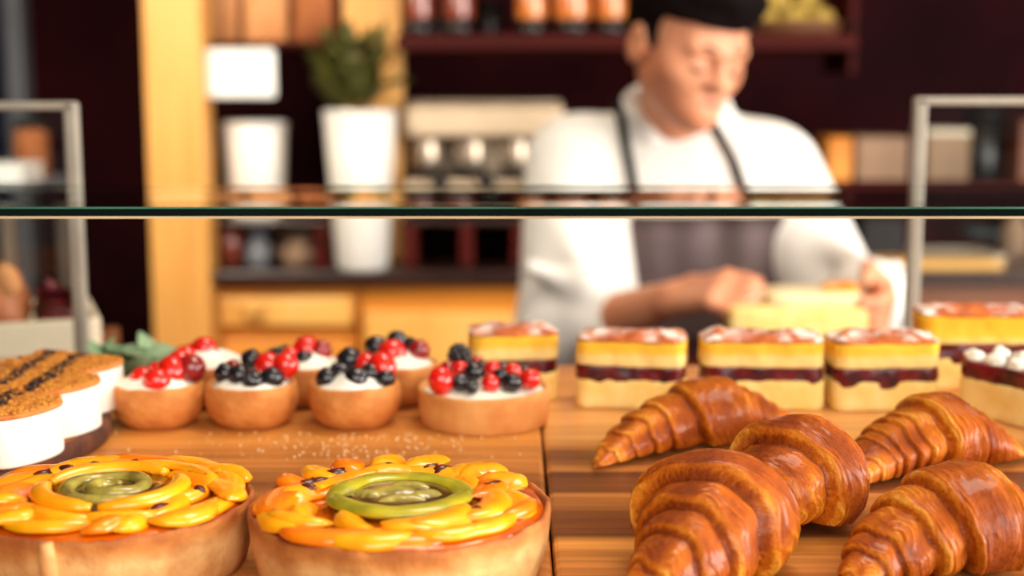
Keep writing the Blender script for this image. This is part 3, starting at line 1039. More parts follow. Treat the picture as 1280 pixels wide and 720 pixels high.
BN5 = (.20, .41, .60, .76, .90)
croissant(3, (.050, .842), (.136, .925), .0222, -.7, 1.38, .55, (.19, .40, .56, .70, .82, .92), 'croissant at the back, its pointed end towards the large berry tart')
croissant(9, (.117, .694), (.154, .746), .0302, -.3, 1.24, .60, (.30, .62, .85), 'croissant leaning on the nearest one, its end ring towards the board', (.002, .16))
croissant(5, (.043, .604), (.101, .684), .0306, .8, 1.20, .32, BN5, 'nearest and largest glossy croissant, second from the fruit tarts')
croissant(12, (.191, .800), (.268, .860), .0240, -.6, 1.36, .60, (.17, .29, .40, .50, .60, .70, .79, .88, .95), 'finely ridged croissant at the right below the tilted jam slice')
croissant(21, (.153, .630), (.229, .686), .0262, -.6, 1.32, .60, (.24, .45, .62, .77, .90), 'croissant in the lower right corner, in front of the finely ridged one')


# ------------------------------------------------------------------ jam sponge slices
def slab_data(w, d, z0, z1, bulge, seed, rnd=.0085, nx=26, ny=12, nz=8, cut=0.0, topn=0.0):
    """rounded, slightly irregular cake layer"""
    bm = bmesh.new()
    vs = add_box(bm, (0, 0, 0), (w, d, z1 - z0), min(rnd, (z1 - z0) * .45), 3)
    bmesh.ops.subdivide_edges(bm, edges=bm.edges[:], cuts=3, use_grid_fill=True)
    for v in bm.verts:
        n1 = noise.noise(Vector((v.co.x * 45 + seed * 3.1, v.co.y * 45, v.co.z * 45)))
        n2 = noise.noise(Vector((v.co.x * 160 + seed * 3.1, v.co.y * 160, v.co.z * 160)))
        q = 1 + (n1 * .02 + n2 * .008)
        v.co.x *= q
        v.co.y *= 1 + (n1 * .03 + n2 * .012)
        k = max(0, v.co.z) / (z1 - z0) * 2
        v.co.z += bulge * k * (1 - (2 * v.co.x / w) ** 2) + topn * k * n1
        v.co.z += (z0 + z1) / 2
    return bm


def layer(name, w, d, z0, z1, m, parent, seed, rc=.009, bev=.002, dome=0.0, amp=.0012, zlow=0.0, ztop=0.0):
    """one cake layer: rounded-corner outline, crumbly sides, softly domed top"""
    rc = min(rc, w * .45, d * .45)
    out = []
    for cx, cy, a0 in ((w / 2 - rc, d / 2 - rc, 0), (-w / 2 + rc, d / 2 - rc, pi / 2), (-w / 2 + rc, -d / 2 + rc, pi), (w / 2 - rc, -d / 2 + rc, 1.5 * pi)):
        for i in range(7):
            a = a0 + pi / 2 * i / 6
            out.append(Vector((cx + rc * cos(a), cy + rc * sin(a), 0)))
    # resample evenly
    per = [(out[(i + 1) % len(out)] - out[i]).length for i in range(len(out))]
    tot = sum(per); N = 110; res = []
    for k in range(N):
        q = tot * k / N; i = 0
        while q > per[i]:
            q -= per[i]; i += 1
        res.append(out[i].lerp(out[(i + 1) % len(out)], q / per[i]))
    H = z1 - z0
    prof = [(bev, 0.0), (bev * .3, bev * .3), (0, bev)] + [(0, bev + (H - 2 * bev) * k / 5) for k in range(1, 5)] + [(0, H - bev), (bev * .3, H - bev * .3), (bev, H)]
    for q in (.12, .3, .5, .7, .88):
        prof.append((bev + q * (d / 2 - bev), H))
    V, F = [], []
    ctr = lambda p: Vector((max(-(w / 2 - d / 2), min(w / 2 - d / 2, p.x)), 0, 0))
    for k, (ins, z) in enumerate(prof):
        for p in res:
            c = ctr(p)
            L_ = (p - c).length
            f = max(0.0, 1 - ins / max(L_, 1e-6))
            n1 = noise.noise(Vector((p.x * 60 + seed * 5.3, p.y * 60, z * 60))) + .5 * noise.noise(Vector((p.x * 170 + seed, p.y * 170, z * 170)))
            if k <= 9:
                f *= 1 + amp * n1 / max(L_, 1e-4)
            x = c + (p - c) * f
            zz = z0 + z
            if k >= 7:
                edge = min(1, ins / (d * .35))
                zz += dome * edge + ztop * noise.noise(Vector((x.x * 75 + seed * 3, x.y * 75, seed))) * (1 if k > 8 else .5)
            if k < 3 and zlow:
                zz -= zlow * max(0, noise.noise(Vector((p.x * 55 + seed * 2.7, p.y * 30, seed * 1.0))) + .15)
            V.append((x.x, x.y, zz))
    for k in range(len(prof) - 1):
        for i in range(N):
            j2 = (i + 1) % N
            F.append((k * N + i, k * N + j2, (k + 1) * N + j2, (k + 1) * N + i))
    F.append(tuple(range(N - 1, -1, -1)))
    F.append(tuple(range((len(prof) - 1) * N, len(prof) * N)))
    return mesh_obj(name, V, F, m, parent)


def jam_cake(px0, px1, Y, label, seed, rz=0.0, d=.042, h=.0515, grp='jam sponge slices in a row'):
    a, b_ = at(px0, 470, Y - d / 2), at(px1, 470, Y - d / 2)
    w = b_.x - a.x
    t = empty('jam_sponge_slice', ((a.x + b_.x) / 2, Y, ZB), label, 'cake slice', grp, rz)
    layer('lower_sponge', w, d, 0, h * .42, M['sponge'], t, seed, bev=.0016)
    layer('jam', w * .975, d * .975, h * .38, h * .63, M['jam'], t, seed + 4, bev=.002, amp=.0022, zlow=.0065)
    layer('upper_sponge', w * .995, d * .995, h * .60, h * .955, M['topsponge'], t, seed + 8, bev=.0016, dome=.0015)
    layer('baked_top', w * .985, d * .985, h * .945, h * .995, M['sugartop'], t, seed + 12, bev=.0011, dome=.0040, ztop=.0032, amp=.0012)
    return t


jam_cake(585, 697, 1.055, 'jam sponge slice behind the large berry tart', 1, .10)
jam_cake(723, 862, 1.030, 'jam sponge slice standing clear between the berry tart and the croissants', 2, -.16)
jam_cake(879, 1034, 1.028, 'jam sponge slice directly behind the rearmost croissant', 3, -.05)
jam_cake(1041, 1177, 1.024, 'jam sponge slice with broken jam layer behind the finely ridged croissant', 4, .06)
jam_cake(1152, 1300, 1.092, 'sugar-dusted jam sponge slice farthest to the right, behind the tilted slice', 5, -.06, h=.060)


def open_slice():
    t = empty('cream_topped_slice', (.374, .962, ZB), 'open slice with red jam and a line of white cream dots, at the right edge', 'cake slice', None, -1.03)
    w, d = .13, .050
    layer('sponge', w, d, 0, .027, M['sponge'], t, 31)
    layer('jam', w * .985, d * .985, .0255, .0385, M['jam'], t, 33, bev=.003, amp=.002, zlow=.003)
    for i in range(7):
        x = -w * .43 + i * w * .86 / 6
        V, F = ico_data((0, 0, 0), .0062 + .0006 * (i % 2), 3, (1, 1, .85), .5, 70, i)
        mesh_obj('cream_dot', V, F, M['cream'], t, loc=(x, -d * .30, .0405))
        V, F = ico_data((0, 0, 0), .006, 3, (1, 1, .85), .5, 70, i + 9)
        mesh_obj('cream_dot', V, F, M['cream'], t, loc=(x + .004, d * .16, .0405))
    return t


open_slice()

# ------------------------------------------------------------------ round board with seeded cheesecakes
RBX, RBY, RBR = -.407, .905, .1405
rb = empty('round_board', (RBX, RBY, ZB), 'round dark-edged wooden board under the white cheesecakes', 'serving board')
lathe('top_face', [(0, .0125), (RBR * .985, .0125), (RBR * .975, .004), (0, .004)], M['slab'], rb, 96, wob=.01, seed=2, wscale=20)
lathe('dark_rim', [(RBR * .95, 0), (RBR * .985, .0005), (RBR, .004), (RBR * .998, .010), (RBR * .985, .0130), (RBR * .965, .0133), (RBR * .955, .0120), (RBR * .95, 0)], M['darkrim'], rb, 96, wob=.012, seed=2, wscale=20)
ZC = ZB + .0135


def cheesecake(ex, ey, ang, W, L, h, label, seed):
    """bar of white cheesecake, rounded at the near end; (ex, ey) is the middle of that end"""
    t = empty('cheesecake_bar', (ex, ey, ZC), label, 'cheesecake', 'seeded white cheesecakes on the round board', ang)
    # outline in local coordinates: +x is the rounded end
    out = []
    n = 20
    for i in range(n + 1):
        a = -pi / 2 + pi * i / n
        out.append((-W * .32 + W * .32 * (max(0, cos(a)) ** .75), W / 2 * sin(a)))
    out += [(-L, W / 2), (-L, -W / 2)]

    def prism(name, z0, z1, m, grow=0.0, bev=.002):
        bm = bmesh.new()
        vs = [bm.verts.new((x * 1 + (grow if x > -L * .5 else -grow), y * (1 + grow * 20), z0)) for x, y in out]
        f = bm.faces.new(vs)
        r = bmesh.ops.extrude_face_region(bm, geom=[f])
        bmesh.ops.translate(bm, vec=(0, 0, z1 - z0), verts=[g for g in r['geom'] if isinstance(g, bmesh.types.BMVert)])
        es = [e for e in bm.edges if abs(e.verts[0].co.z - e.verts[1].co.z) < 1e-6]
        bmesh.ops.bevel(bm, geom=es, offset=bev, segments=3, affect='EDGES', profile=.5)
        return bm_obj(name, bm, m, t, True)
    prism('filling', 0, h * .93, M['cheese'])
    prism('toasted_top', h * .905, h * 1.0, M['toast'], .0006, .0012)
    rr = random.Random(seed)
    sV, cV = [], []
    for i in range(1700):
        y = rr.uniform(-W / 2, W / 2) * .95
        q = (abs(y) / (W / 2))
        xe = -W * .32 + W * .32 * max(0, 1 - q * q) ** .38
        x = xe - .0015 - rr.random() ** 1.2 * .075
        # the seeds were sprinkled in two straight lines across the whole row of bars
        u = cos(ang) * x - sin(ang) * y + .004 * noise.noise(Vector((x * 120, y * 120, seed)))
        dark = (-.036 < u < -.025) or (-.058 < u < -.049)
        if u < -.062 and rr.random() < .8:
            continue
        r = rr.uniform(.0008, .0017)
        p = (x, y, h + .0004)
        dat = ico_data(p, r, 1, (1.4, .9, .8), .6, 60, i)
        (sV if dark and rr.random() < .8 else cV).append(dat)
    for nm, L_, m in (('seeds', sV, 'seed'), ('crumb_topping', cV, 'crumb')):
        V, F = merge(L_)
        o = mesh_obj(nm, V, F, M[m], t)
        o['kind'] = 'stuff'
    return t


AN = -.42
cheesecake(-.2770, .820, AN, .057, .10, .032, 'white cheesecake bar with seeded top at the front of the round board', 1)
cheesecake(-.2720, .884, AN, .055, .10, .032, 'white cheesecake bar with seeded top in the middle of the three', 2)
cheesecake(-.2730, .9450, AN, .052, .07, .032, 'white cheesecake bar at the back, beside the green leaves', 3)

# crumbs scattered on the left board
parts = []
for i in range(230):
    px = R.gauss(430, 110); py = R.uniform(541, 575)
    p = onz(px, py)
    if p.x > SEAM - .01:
        continue
    parts.append(ico_data((p.x, p.y, ZB + .0004), R.uniform(.0003, .0011), 1, (1, 1, .7)))
V, F = merge(parts)
o = mesh_obj('pastry_crumbs', V, F, M['flour'])
o['kind'] = 'stuff'
tag(o, 'pale pastry crumbs scattered on the board before the tartlets', 'crumbs')

# green leaves behind the first tartlet
lv = empty('green_leaf_bunch', (at(158, 460, 1.10).x, 1.10, ZB), 'bunch of grey-green leaves behind the cheesecakes and red tartlet', 'leaves')
rr = random.Random(4)
for i in range(24):
    v, f = leaf_data(rr.uniform(.020, .030), rr.uniform(.008, .013), rr.uniform(-.3, .3))
    o = mesh_obj('leaf', v, f, M[rr.choice(['leaf', 'leaf2', 'leaf2'])], lv, loc=(rr.uniform(-.026, .026), rr.uniform(-.016, .018), rr.uniform(.008, .022)))
    o.rotation_euler = (rr.uniform(-.7, .7), rr.uniform(-.9, -.1), rr.uniform(0, 6.28))
lv_core = ico_data((0, 0, .011), .016, 2, (1.6, 1, .65), .4, 70, 3)
mesh_obj('leaf_heart', lv_core[0], lv_core[1], M['leaf'], lv)

# ------------------------------------------------------------------ tray with roll behind the left pane
st = empty('side_stand', (-.66, 1.42, 0), 'low wooden stand under the cream tray behind the left glass pane', 'stand')
box('stand_top', (0, 0, 1.175), (.45, .27, .02), M['counter'], st, .003)
box('stand_body', (0, 0, .5825), (.42, .24, 1.165), M['counter'], st, .003)
ZTR = 1.185
tr = empty('cream_tray', (-.542, 1.425, ZTR), 'cream-coloured shallow tray behind the left glass pane', 'tray', None, .36)
bm = bmesh.new()
w, d, h = .22, .14, .036
for c, s in (((0, -d / 2, h / 2), (w, .008, h)), ((0, d / 2, h / 2), (w, .008, h)), ((-w / 2, 0, h / 2), (.008, d, h)), ((w / 2, 0, h / 2), (.008, d, h)), ((0, 0, .004), (w, d, .008))):
    add_box(bm, c, s, .002)
bm_obj('tray_body', bm, M['cream_paint'], tr)
pr = at(10, 372, 1.42)
ro = empty('bread_roll', (pr.x - .016, 1.43, ZTR + .008), 'brown bread roll heaped in the cream tray at the left edge', 'bread roll')
V, F = ico_data((0, 0, 0), .034, 4, (1.05, .95, 1.15), .25, 60, 2)
z0 = min(v[2] for v in V)
mesh_obj('crust', [(v[0], v[1], v[2] - z0) for v in V], F, M['bread'], ro)
V, F = ico_data((.014, -.014, .062), .017, 3, (1, .8, 1.1), .3, 60, 5)
mesh_obj('torn_crumb', V, F, M['kraft'], ro)
rl = empty('red_lettuce', (at(64, 395, 1.42).x, 1.44, ZTR + .008), 'dark red lettuce leaves beside the roll in the cream tray', 'lettuce')
rr = random.Random(9)
for i in range(16):
    v, f = leaf_data(rr.uniform(.025, .035), rr.uniform(.010, .015), rr.uniform(.1, .8))
    o = mesh_obj('leaf', v, f, M['radicchio'], rl, loc=(rr.uniform(-.02, .02), rr.uniform(-.02, .02), rr.uniform(.026, .040)))
    o.rotation_euler = (rr.uniform(-.6, .6), rr.uniform(-.8, .1), rr.uniform(0, 6.28))
V, F = ico_data((0, 0, .024), .024, 3, (1, .9, 1.0), .3, 60, 8)
mesh_obj('leaf_heart', V, F, M['radicchio'], rl)

# ================================================================== BACK OF THE SHOP
BY = 3.0          # front plane of the shelving


def wbox(x0, x1, y0, y1, Y, dep):
    a, c = at(x0, y0, Y), at(x1, y1, Y)
    return ((a.x + c.x) / 2, Y + dep / 2, (a.z + c.z) / 2), (c.x - a.x, dep, a.z - c.z)


def px_box(name, x0, x1, y0, y1, Y, dep, m, parent=None, bevel=.004):
    c, s = wbox(x0, x1, y0, y1, Y, dep)
    if parent is not None:
        c = Vector(c) - parent.location
    return box(name, c, s, m, parent, bevel)


ZT = at(640, 345, BY).z          # worktop height
ZM = at(640, 277, BY).z          # riser shelf
ZS = at(640, 42, BY).z           # upper shelf, top face
xl, xr = at(256, 345, BY - .06).x + .001, at(1300, 345, BY).x + .3
# base cabinet run
def cabinet(name, x0, x1, label, m):
    t = empty(name, ((x0 + x1) / 2, BY + .3, 0), label, 'cabinet')
    w = x1 - x0
    box('body', (0, .02, ZT / 2), (w, .56, ZT - .04), M[m], t, .003)
    return t, w


xm = at(447, 400, BY).x
c1, w1 = cabinet('base_cabinet', xl, xm - .003, 'orange wooden base cabinet with a round-knobbed drawer below the white canister', 'cab')
fy = -.3 + .02
ztop = ZT - .035
zd0 = at(640, 408, BY).z
dr_ = box('drawer', (0, fy - .006, (ztop - .012 + zd0) / 2), (w1 * .93, .022, ztop - .012 - zd0), M['cabp'], c1, .006)
kz = at(640, 385, BY - .03).z
lathe('knob', [(0, 0), (.009, 0), (.008, .012), (.022, .018), (.024, .026), (.018, .033), (0, .035)], M['cabp'], dr_, 24, (at(315, 385, BY).x - c1.location.x, fy - .017, kz)).rotation_euler = (pi / 2, 0, 0)
box('door', (0, fy - .006, zd0 / 2 + .02), (w1 * .93, .022, zd0 - .1), M['cab'], c1, .006)
xc = at(700, 400, BY).x
c2, w2 = cabinet('base_cabinet', xm + .003, xc, 'pale wooden base cabinet with a tall plain door behind the back-row slices', 'cab')
box('door', (0, fy - .006, ztop / 2), (w2 * .94, .022, ztop - .09), M['cabp'], c2, .006)
c3, w3 = cabinet('base_cabinet', xc + .006, xr, 'brown wooden base cabinet behind and beyond the person', 'brownwood')
for i in (-.25, .25):
    box('door', (w3 * i, fy - .006, ztop / 2), (w3 * .46, .022, ztop - .09), M['brownwood'], c3, .006)
wt = box('worktop', (0, 0, -.016), (xr - xl, .62, .032), M['worktop'], None, .004)
wt.location = ((xl + xr) / 2, BY + .29, ZT + .012)
tag(wt, 'dark worktop running along the back wall on the base cabinets', 'worktop')
ZT2 = ZT + .012

# tall honey posts with the upper shelf
su = empty('shelving_frame', (at(330, 300, BY).x, BY, 0), 'tall honey-coloured wooden shelving frame with two uprights and dark red upper shelf', 'shelving')


def wpart(name, x0, x1, z0, z1, y0, y1, m, parent, bevel=.004):
    c = Vector(((x0 + x1) / 2, (y0 + y1) / 2, (z0 + z1) / 2)) - parent.location
    return box(name, c, (x1 - x0, y1 - y0, z1 - z0), m, parent, bevel)


a = at(184, 200, BY - .06); b_ = at(256, 200, BY - .06)
wpart('post', a.x, b_.x, 0, 2.6, BY - .06, BY + .04, M['post'], su)
PA = b_.x
a = at(427, 60, BY + .15); b_ = at(500, 60, BY + .15)
wpart('post', a.x, b_.x, ZT2, 2.6, BY + .17, BY + .27, M['post'], su)
PB0, PB1 = a.x, b_.x
zsl = at(640, 62, BY).z
wpart('upper_shelf', PA, PB0 - .001, at(640, 58, BY).z, at(640, 52, BY).z, BY + .02, BY + .36, M['darkwood'], su)
wpart('upper_shelf', PB1 + .001, at(1075, 60, BY).x, zsl, ZS, BY + .02, BY + .36, M['darkwood'], su)
wpart('end_panel', at(1075, 60, BY).x, at(1085, 60, BY).x, zsl - .05, 2.2, BY + .1, BY + .36, M['darkwood'], su)
zsu = at(640, 52, BY).z

# kraft bags
for i, (x0, x1, m, lab) in enumerate(((252, 296, 'kraft', 'tan paper bag on the upper shelf, next to the tall wide post'), (303, 358, 'kraft', 'tan paper bag on the upper shelf, middle of the three above the white sign'),
                                      (364, 412, 'kraft2', 'darker brown paper bag on the upper shelf, third from the wide post'))):
    pa, pb = at(x0, 30, BY + .1), at(x1, 30, BY + .1)
    w = pb.x - pa.x
    t = empty('paper_bag', ((pa.x + pb.x) / 2, BY + .15, zsu), lab, 'paper bag', 'kraft paper bags on the upper shelf')
    bm = bmesh.new()
    add_box(bm, (0, 0, .12), (w, .10, .24), .008)
    bmesh.ops.subdivide_edges(bm, edges=bm.edges[:], cuts=3, use_grid_fill=True)
    for v in bm.verts:
        v.co.x += .006 * noise.noise(v.co * 22 + Vector((i, 0, 0)))
        v.co.y += .010 * noise.noise(v.co * 18 + Vector((i, 5, 0)))
    bm_obj('bag_body', bm, M[m], t, True)
    bm = bmesh.new(); add_box(bm, (0, 0, .262), (w * .98, .030, .05), .006)
    bm_obj('folded_top', bm, M[m], t)
# hanging sign
a, c = at(249, 61, BY - .01), at(345, 122, BY - .01)
sg = empty('hanging_sign', ((a.x + c.x) / 2, BY - .01, c.z), 'blank white card sign hanging under the paper bags', 'sign')
box('card', (0, 0, (a.z - c.z) / 2), (c.x - a.x, .008, a.z - c.z), M['paper'], sg, .006)
for s in (-1, 1):
    tube('hook', [(s * .06, 0, a.z - c.z - .008), (s * .06, .0, a.z - c.z + .008), (s * .06, .024, a.z - c.z + .008)], .002, M['steel'], sg, 6)

# riser / cubby shelf on the worktop
def riser(x0, x1, y0, y1, divs, label):
    t = empty('riser_shelf', ((x0 + x1) / 2, (y0 + y1) / 2, ZT2), label, 'shelf')
    wpart('shelf_board', x0, x1, ZM - .014, ZM, y0, y1, M['worktop'], t)
    wpart('back_panel', x0, x1, ZT2, ZM - .014, y1 - .01, y1, M['darkwood'], t)
    for px in divs:
        xx = at(px, 300, y0).x
        wpart('divider', xx - .014, xx + .014, ZT2, ZM - .014, y0, y1 - .01, M['darkwood'], t)


riser(PA + .006, at(406, 300, BY).x, BY + .02, BY + .30, (400,), 'low dark riser shelf under the white canister, with cups and bottle inside')
riser(PB1 + .004, at(700, 300, BY).x, BY + .05, BY + .44, (512, 583, 648), 'low dark riser shelf with open compartments under the espresso machine')

# canister, plant pot
p = at(321, 270, BY + .10)
cn = empty('white_canister', (p.x, BY + .10, ZM), 'tall white canister standing on the riser shelf under the sign', 'canister')
hh = at(640, 152, BY + .1).z - ZM
lathe('canister_body', [(0, 0), (.056, 0), (.060, .006), (.069, hh * .93), (.067, hh * .95), (0, hh * .95)], M['white'], cn, 40)
lathe('lid', [(0, hh * .95), (.072, hh * .95), (.073, hh * .985), (.066, hh), (0, hh)], M['white'], cn, 40)
p = at(452, 270, BY + .03)
pp = empty('potted_plant', (p.x, BY + .25, ZM), 'bushy olive plant in a tall white pot before the second post', 'potted plant')
hp = at(640, 140, BY + .2).z - ZM
pp.location.y = BY - .02 + .05
# the pot stands in front of the post on the worktop edge, on a white stand
pp.location.z = ZT2
hp = at(640, 138, BY).z - ZT2
lathe('pot', [(0, 0), (.050, 0), (.056, .008), (.068, hp * .6), (.078, hp), (.070, hp), (.066, hp * .94), (0, hp * .93)], M['white'], pp, 40)
rr = random.Random(12)
for i in range(90):
    L = rr.uniform(.05, .085)
    v, f = leaf_data(L, L * .22, rr.uniform(-.3, .3), 6)
    q = rr.random() ** .6 * .085
    a = rr.uniform(0, 6.28)
    z = hp + .01 + rr.random() * .13
    q *= .55 + .6 * (z - hp) / .13 if z < hp + .09 else 1.0
    o = mesh_obj('leaf', v, f, M['foliage'], pp, loc=(q * cos(a) - .01, q * sin(a) * .7, z))
    o.rotation_euler = (rr.uniform(-.5, .5), -rr.uniform(.2, 1.3), a)
for i in range(6):
    a = i * 1.05
    tube('stem', [(.01 * cos(a), .01 * sin(a), hp * .93), (.03 * cos(a), .03 * sin(a), hp + .06), (.05 * cos(a) - .01, .04 * sin(a), hp + .12)], [.003, .0025, .0015], M['foliage'], pp, 6)
# small things in the compartments
p = at(322, 330, BY + .1)
wb = empty('glass_bottle', (p.x, BY + .11, ZT2), 'small pale glass bottle on the worktop below the canister', 'bottle')
hb = at(640, 284, BY + .1).z - ZT2
lathe('bottle_body', [(0, 0), (.026, 0), (.029, .005), (.029, hb * .45), (.020, hb * .62), (.020, hb * .74), (.026, hb * .82), (.026, hb * .97), (.020, hb), (0, hb)], M['bluegrey'], wb, 28)
p = at(374, 330, BY + .1)
mg = empty('beige_pitcher', (p.x, BY + .11, ZT2), 'small beige pitcher on the worktop next to the glass bottle', 'pitcher')
hb = at(640, 292, BY + .1).z - ZT2
lathe('pitcher_body', [(0, 0), (.032, 0), (.037, .006), (.038, hb * .4), (.026, hb * .75), (.032, hb), (.028, hb), (.022, hb * .78), (0, hb * .7)], M['beige'], mg, 28)
tube('handle', [(-.028, 0, hb * .85), (-.050, 0, hb * .8), (-.054, 0, hb * .5), (-.037, 0, hb * .3)], .005, M['beige'], mg, 8)
p = at(284, 330, BY + .08)
cu = empty('terracotta_cup', (p.x, BY + .10, ZT2), 'terracotta cup on the back worktop between the wide post and the pale bottle', 'cup')
lathe('cup_body', [(0, 0), (.022, 0), (.026, .004), (.031, .10), (.028, .10), (.023, .01), (0, .008)], M['russet'], cu, 28)

# espresso machine on the riser
ex0, ex1 = PB1 + .01, at(700, 200, BY + .10).x
zr0 = ZM
em = empty('espresso_machine', ((ex0 + ex1) / 2, BY + .25, ZM), 'three-group espresso machine in warm steel on the riser shelf beside the person', 'espresso machine')


def empart(name, x0, x1, y0, y1, Yf, dep, m, bev=.006):
    a, c = at(x0, y0, Yf), at(x1, y1, Yf)
    cc = Vector(((a.x + c.x) / 2, Yf + dep / 2, (a.z + c.z) / 2)) - em.location
    return box(name, cc, (c.x - a.x, dep, a.z - c.z), m, em, bev)


Yf = BY + .075
empart('top_housing', 506, 706, 133, 172, Yf, .34, M['steel2'], .012)
empart('cup_rail', 510, 702, 127, 131, Yf + .02, .30, M['steel'], .003)
empart('back_panel', 510, 702, 172, 226, Yf + .22, .10, M['steel2'])
for px in (532, 588, 644):
    a = at(px, 186, Yf + .1)
    g = lathe('group_head', [(0, -.05), (.034, -.05), (.036, -.02), (.036, .02), (.026, .05), (0, .05)], M['steel'], em, 28, Vector((a.x, Yf + .10, a.z)) - em.location)
    hz = a.z - .055
    tube('portafilter', [Vector((a.x, Yf + .10, hz)) - em.location, Vector((a.x + .02, Yf + .03, hz - .004)) - em.location, Vector((a.x + .042, Yf - .06, hz - .012)) - em.location], [.026, .014, .015], M['black'], em, 12)
empart('drip_tray', 506, 706, 226, 246, Yf - .02, .36, M['steel2'], .004)
empart('tray_grille', 512, 696, 222, 227, Yf, .2, M['black'], .001)
a = at(490, 246, Yf).z
for px in (522, 690):
    x = at(px, 250, Yf).x - em.location.x
    for yy in (Yf + .03, Yf + .28):
        lathe('foot', [(0, 0), (.02, 0), (.018, a - ZM + .004), (0, a - ZM + .004)], M['black'], em, 16, (x, yy - em.location.y, 0))

# jars on the upper right shelf
jars = [(522, 'russet', 'russet jar with dark base on the upper shelf, closest to the second post', .95), (572, 'russet', 'russet jar with dark base on the upper shelf, second from the second post', 1.0),
        (664, 'amber', 'small amber jar on the upper shelf, third from the second post', .95), (715, 'amber', 'bright amber jar with dark base on the upper shelf, fourth from the second post', 1.15), (764, 'amber', 'amber jar on the upper shelf, almost touching the hair of the person', .95)]
for px, m, lab, s in jars:
    p = at(px, 30, BY + .1)
    t = empty('preserve_jar', (p.x, BY + .12, ZS), lab, 'jar', 'preserve jars on the upper shelf')
    r = .034 * s
    lathe('dark_base', [(0, 0), (r * .9, 0), (r, .004), (r, .034), (0, .034)], M['black'], t, 28)
    lathe('preserve', [(0, .034), (r * .99, .034), (r, .04), (r, .12), (r * .8, .14), (r * .8, .15), (0, .15)], M[m], t, 28)
    lathe('lid', [(0, .15), (r * .86, .15), (r * .86, .168), (0, .17)], M['blackmetal'], t, 28)
for px, lab in ((546, 'squat black tin between the two russet jars'), (612, 'squat black tin between the russet and amber jars')):
    p = at(px, 34, BY + .2)
    t = empty('black_tin', (p.x, BY + .24, ZS), lab, 'tin', 'black tins on the upper shelf')
    lathe('tin_body', [(0, 0), (.034, 0), (.035, .003), (.035, .06), (0, .06)], M['black'], t, 28)
    lathe('lid', [(0, .06), (.037, .06), (.037, .075), (.03, .078), (0, .078)], M['blackmetal'], t, 28)
# basket of straw-coloured rolls
a, c = at(935, 40, BY + .1), at(1062, 40, BY + .1)
bk = empty('wicker_basket', ((a.x + c.x) / 2, BY + .17, ZS), 'low brown wicker basket on the upper shelf beyond the head of the person', 'basket')
rw = (c.x - a.x) / 2
lathe('basket_body', [(0, 0), (rw * .88, 0), (rw * .92, .006), (rw, .03), (rw * .96, .032), (rw * .86, .008), (0, .008)], M['wicker'], bk, 40)
k = 0
for (x, y, z, lab) in ((-.062, -.02, .034, 'straw-yellow bread roll in the basket, close to the forehead of the person'), (.0, -.03, .036, 'straw-yellow bread roll in the middle of the basket'),
                       (.062, -.02, .034, 'straw-yellow bread roll in the basket, farthest from the person'), (-.03, .02, .075, 'straw-yellow bread roll on top of the basket, nearer the person'), (.036, .02, .075, 'straw-yellow bread roll on top of the basket, farther from the person')):
    V, F = ico_data((0, 0, 0), .0295, 3, (1.05, .95, .85), .25, 60, k)
    k += 1
    o = mesh_obj('straw_yellow_roll', V, F, M['straw'], None, loc=(bk.location.x + x * .98, bk.location.y + y, ZS + z))
    tag(o, lab, 'bread roll', 'yellow rolls in the wicker basket')

# right-hand side of the worktop
ra = empty('wall_rack', (at(1170, 235, BY).x, BY + .25, 0), 'small brown wooden rack on the back worktop at the right', 'rack')
zs1 = at(640, 232, BY).z; zs2 = at(640, 345, BY).z
rx0, rx1 = at(1028, 240, BY).x, at(1400, 240, BY).x
wpart('rack_shelf', rx0, rx1, zs1 - .02, zs1, BY + .1, BY + .4, M['darkwood'], ra)
wpart('rack_side', rx0, rx0 + .02, ZT2, zs1 - .02, BY + .1, BY + .4, M['brownwood'], ra)
wpart('rack_side', rx1 - .02, rx1, ZT2, zs1 - .02, BY + .1, BY + .4, M['brownwood'], ra)
wpart('rack_back', rx0, rx1, ZT2, zs1 - .02, BY + .39, BY + .4, M['darkwood'], ra)


def boxy(name, x0, x1, y0, base, dep, Y, m, label, cat, lidm=None, group=None):
    a, c = at(x0, y0, Y), at(x1, y0, Y)
    t = empty(name, ((a.x + c.x) / 2, Y + dep / 2, base), label, cat, group)
    h = a.z - base
    w = c.x - a.x
    box('body', (0, 0, h * .45), (w, dep, h * .9), M[m], t, .004)
    box('lid', (0, 0, h * .94), (w * 1.02, dep * 1.02, h * .12), M[lidm or m], t, .004)
    return t


boxy('wooden_box', 1036, 1066, 172, zs1, .12, BY + .12, 'cab', 'orange wooden box on the rack just beyond the shoulder of the person', 'box')
boxy('card_box', 1072, 1136, 172, zs1, .14, BY + .14, 'beige', 'beige card box on the rack beside the orange wooden box', 'box')
boxy('paper_packet', 1160, 1214, 162, zs1, .12, BY + .14, 'beige', 'beige packet on the rack behind the right glass pane', 'packet', 'cream_paint')
p = at(1246, 200, BY + .1)
ct = empty('dark_canister', (p.x, BY + .2, zs1), 'tall dark canister on the rack behind the right glass pane', 'canister')
hc = at(640, 132, BY + .1).z - zs1
lathe('canister_body', [(0, 0), (.038, 0), (.04, .004), (.04, hc * .85), (0, hc * .85)], M['black'], ct, 28)
lathe('lid', [(0, hc * .85), (.042, hc * .85), (.042, hc * .95), (.012, hc * .97), (.010, hc), (0, hc)], M['blackmetal'], ct, 28)
boxy('brown_box', 1277, 1320, 150, zs1, .14, BY + .12, 'brownwood', 'brown wooden box at the right edge, on the rack past the dark canister', 'box')
boxy('black_grinder', 1078, 1132, 268, ZT2, .12, BY + .13, 'black', 'black box-shaped grinder on the worktop beside the left side of the rack', 'grinder', 'blackmetal')
boxy('teal_tin', 1214, 1254, 292, ZT2 + .064, .08, BY + .13, 'teal', 'dark teal tin standing on the pale crate at the right', 'tin')
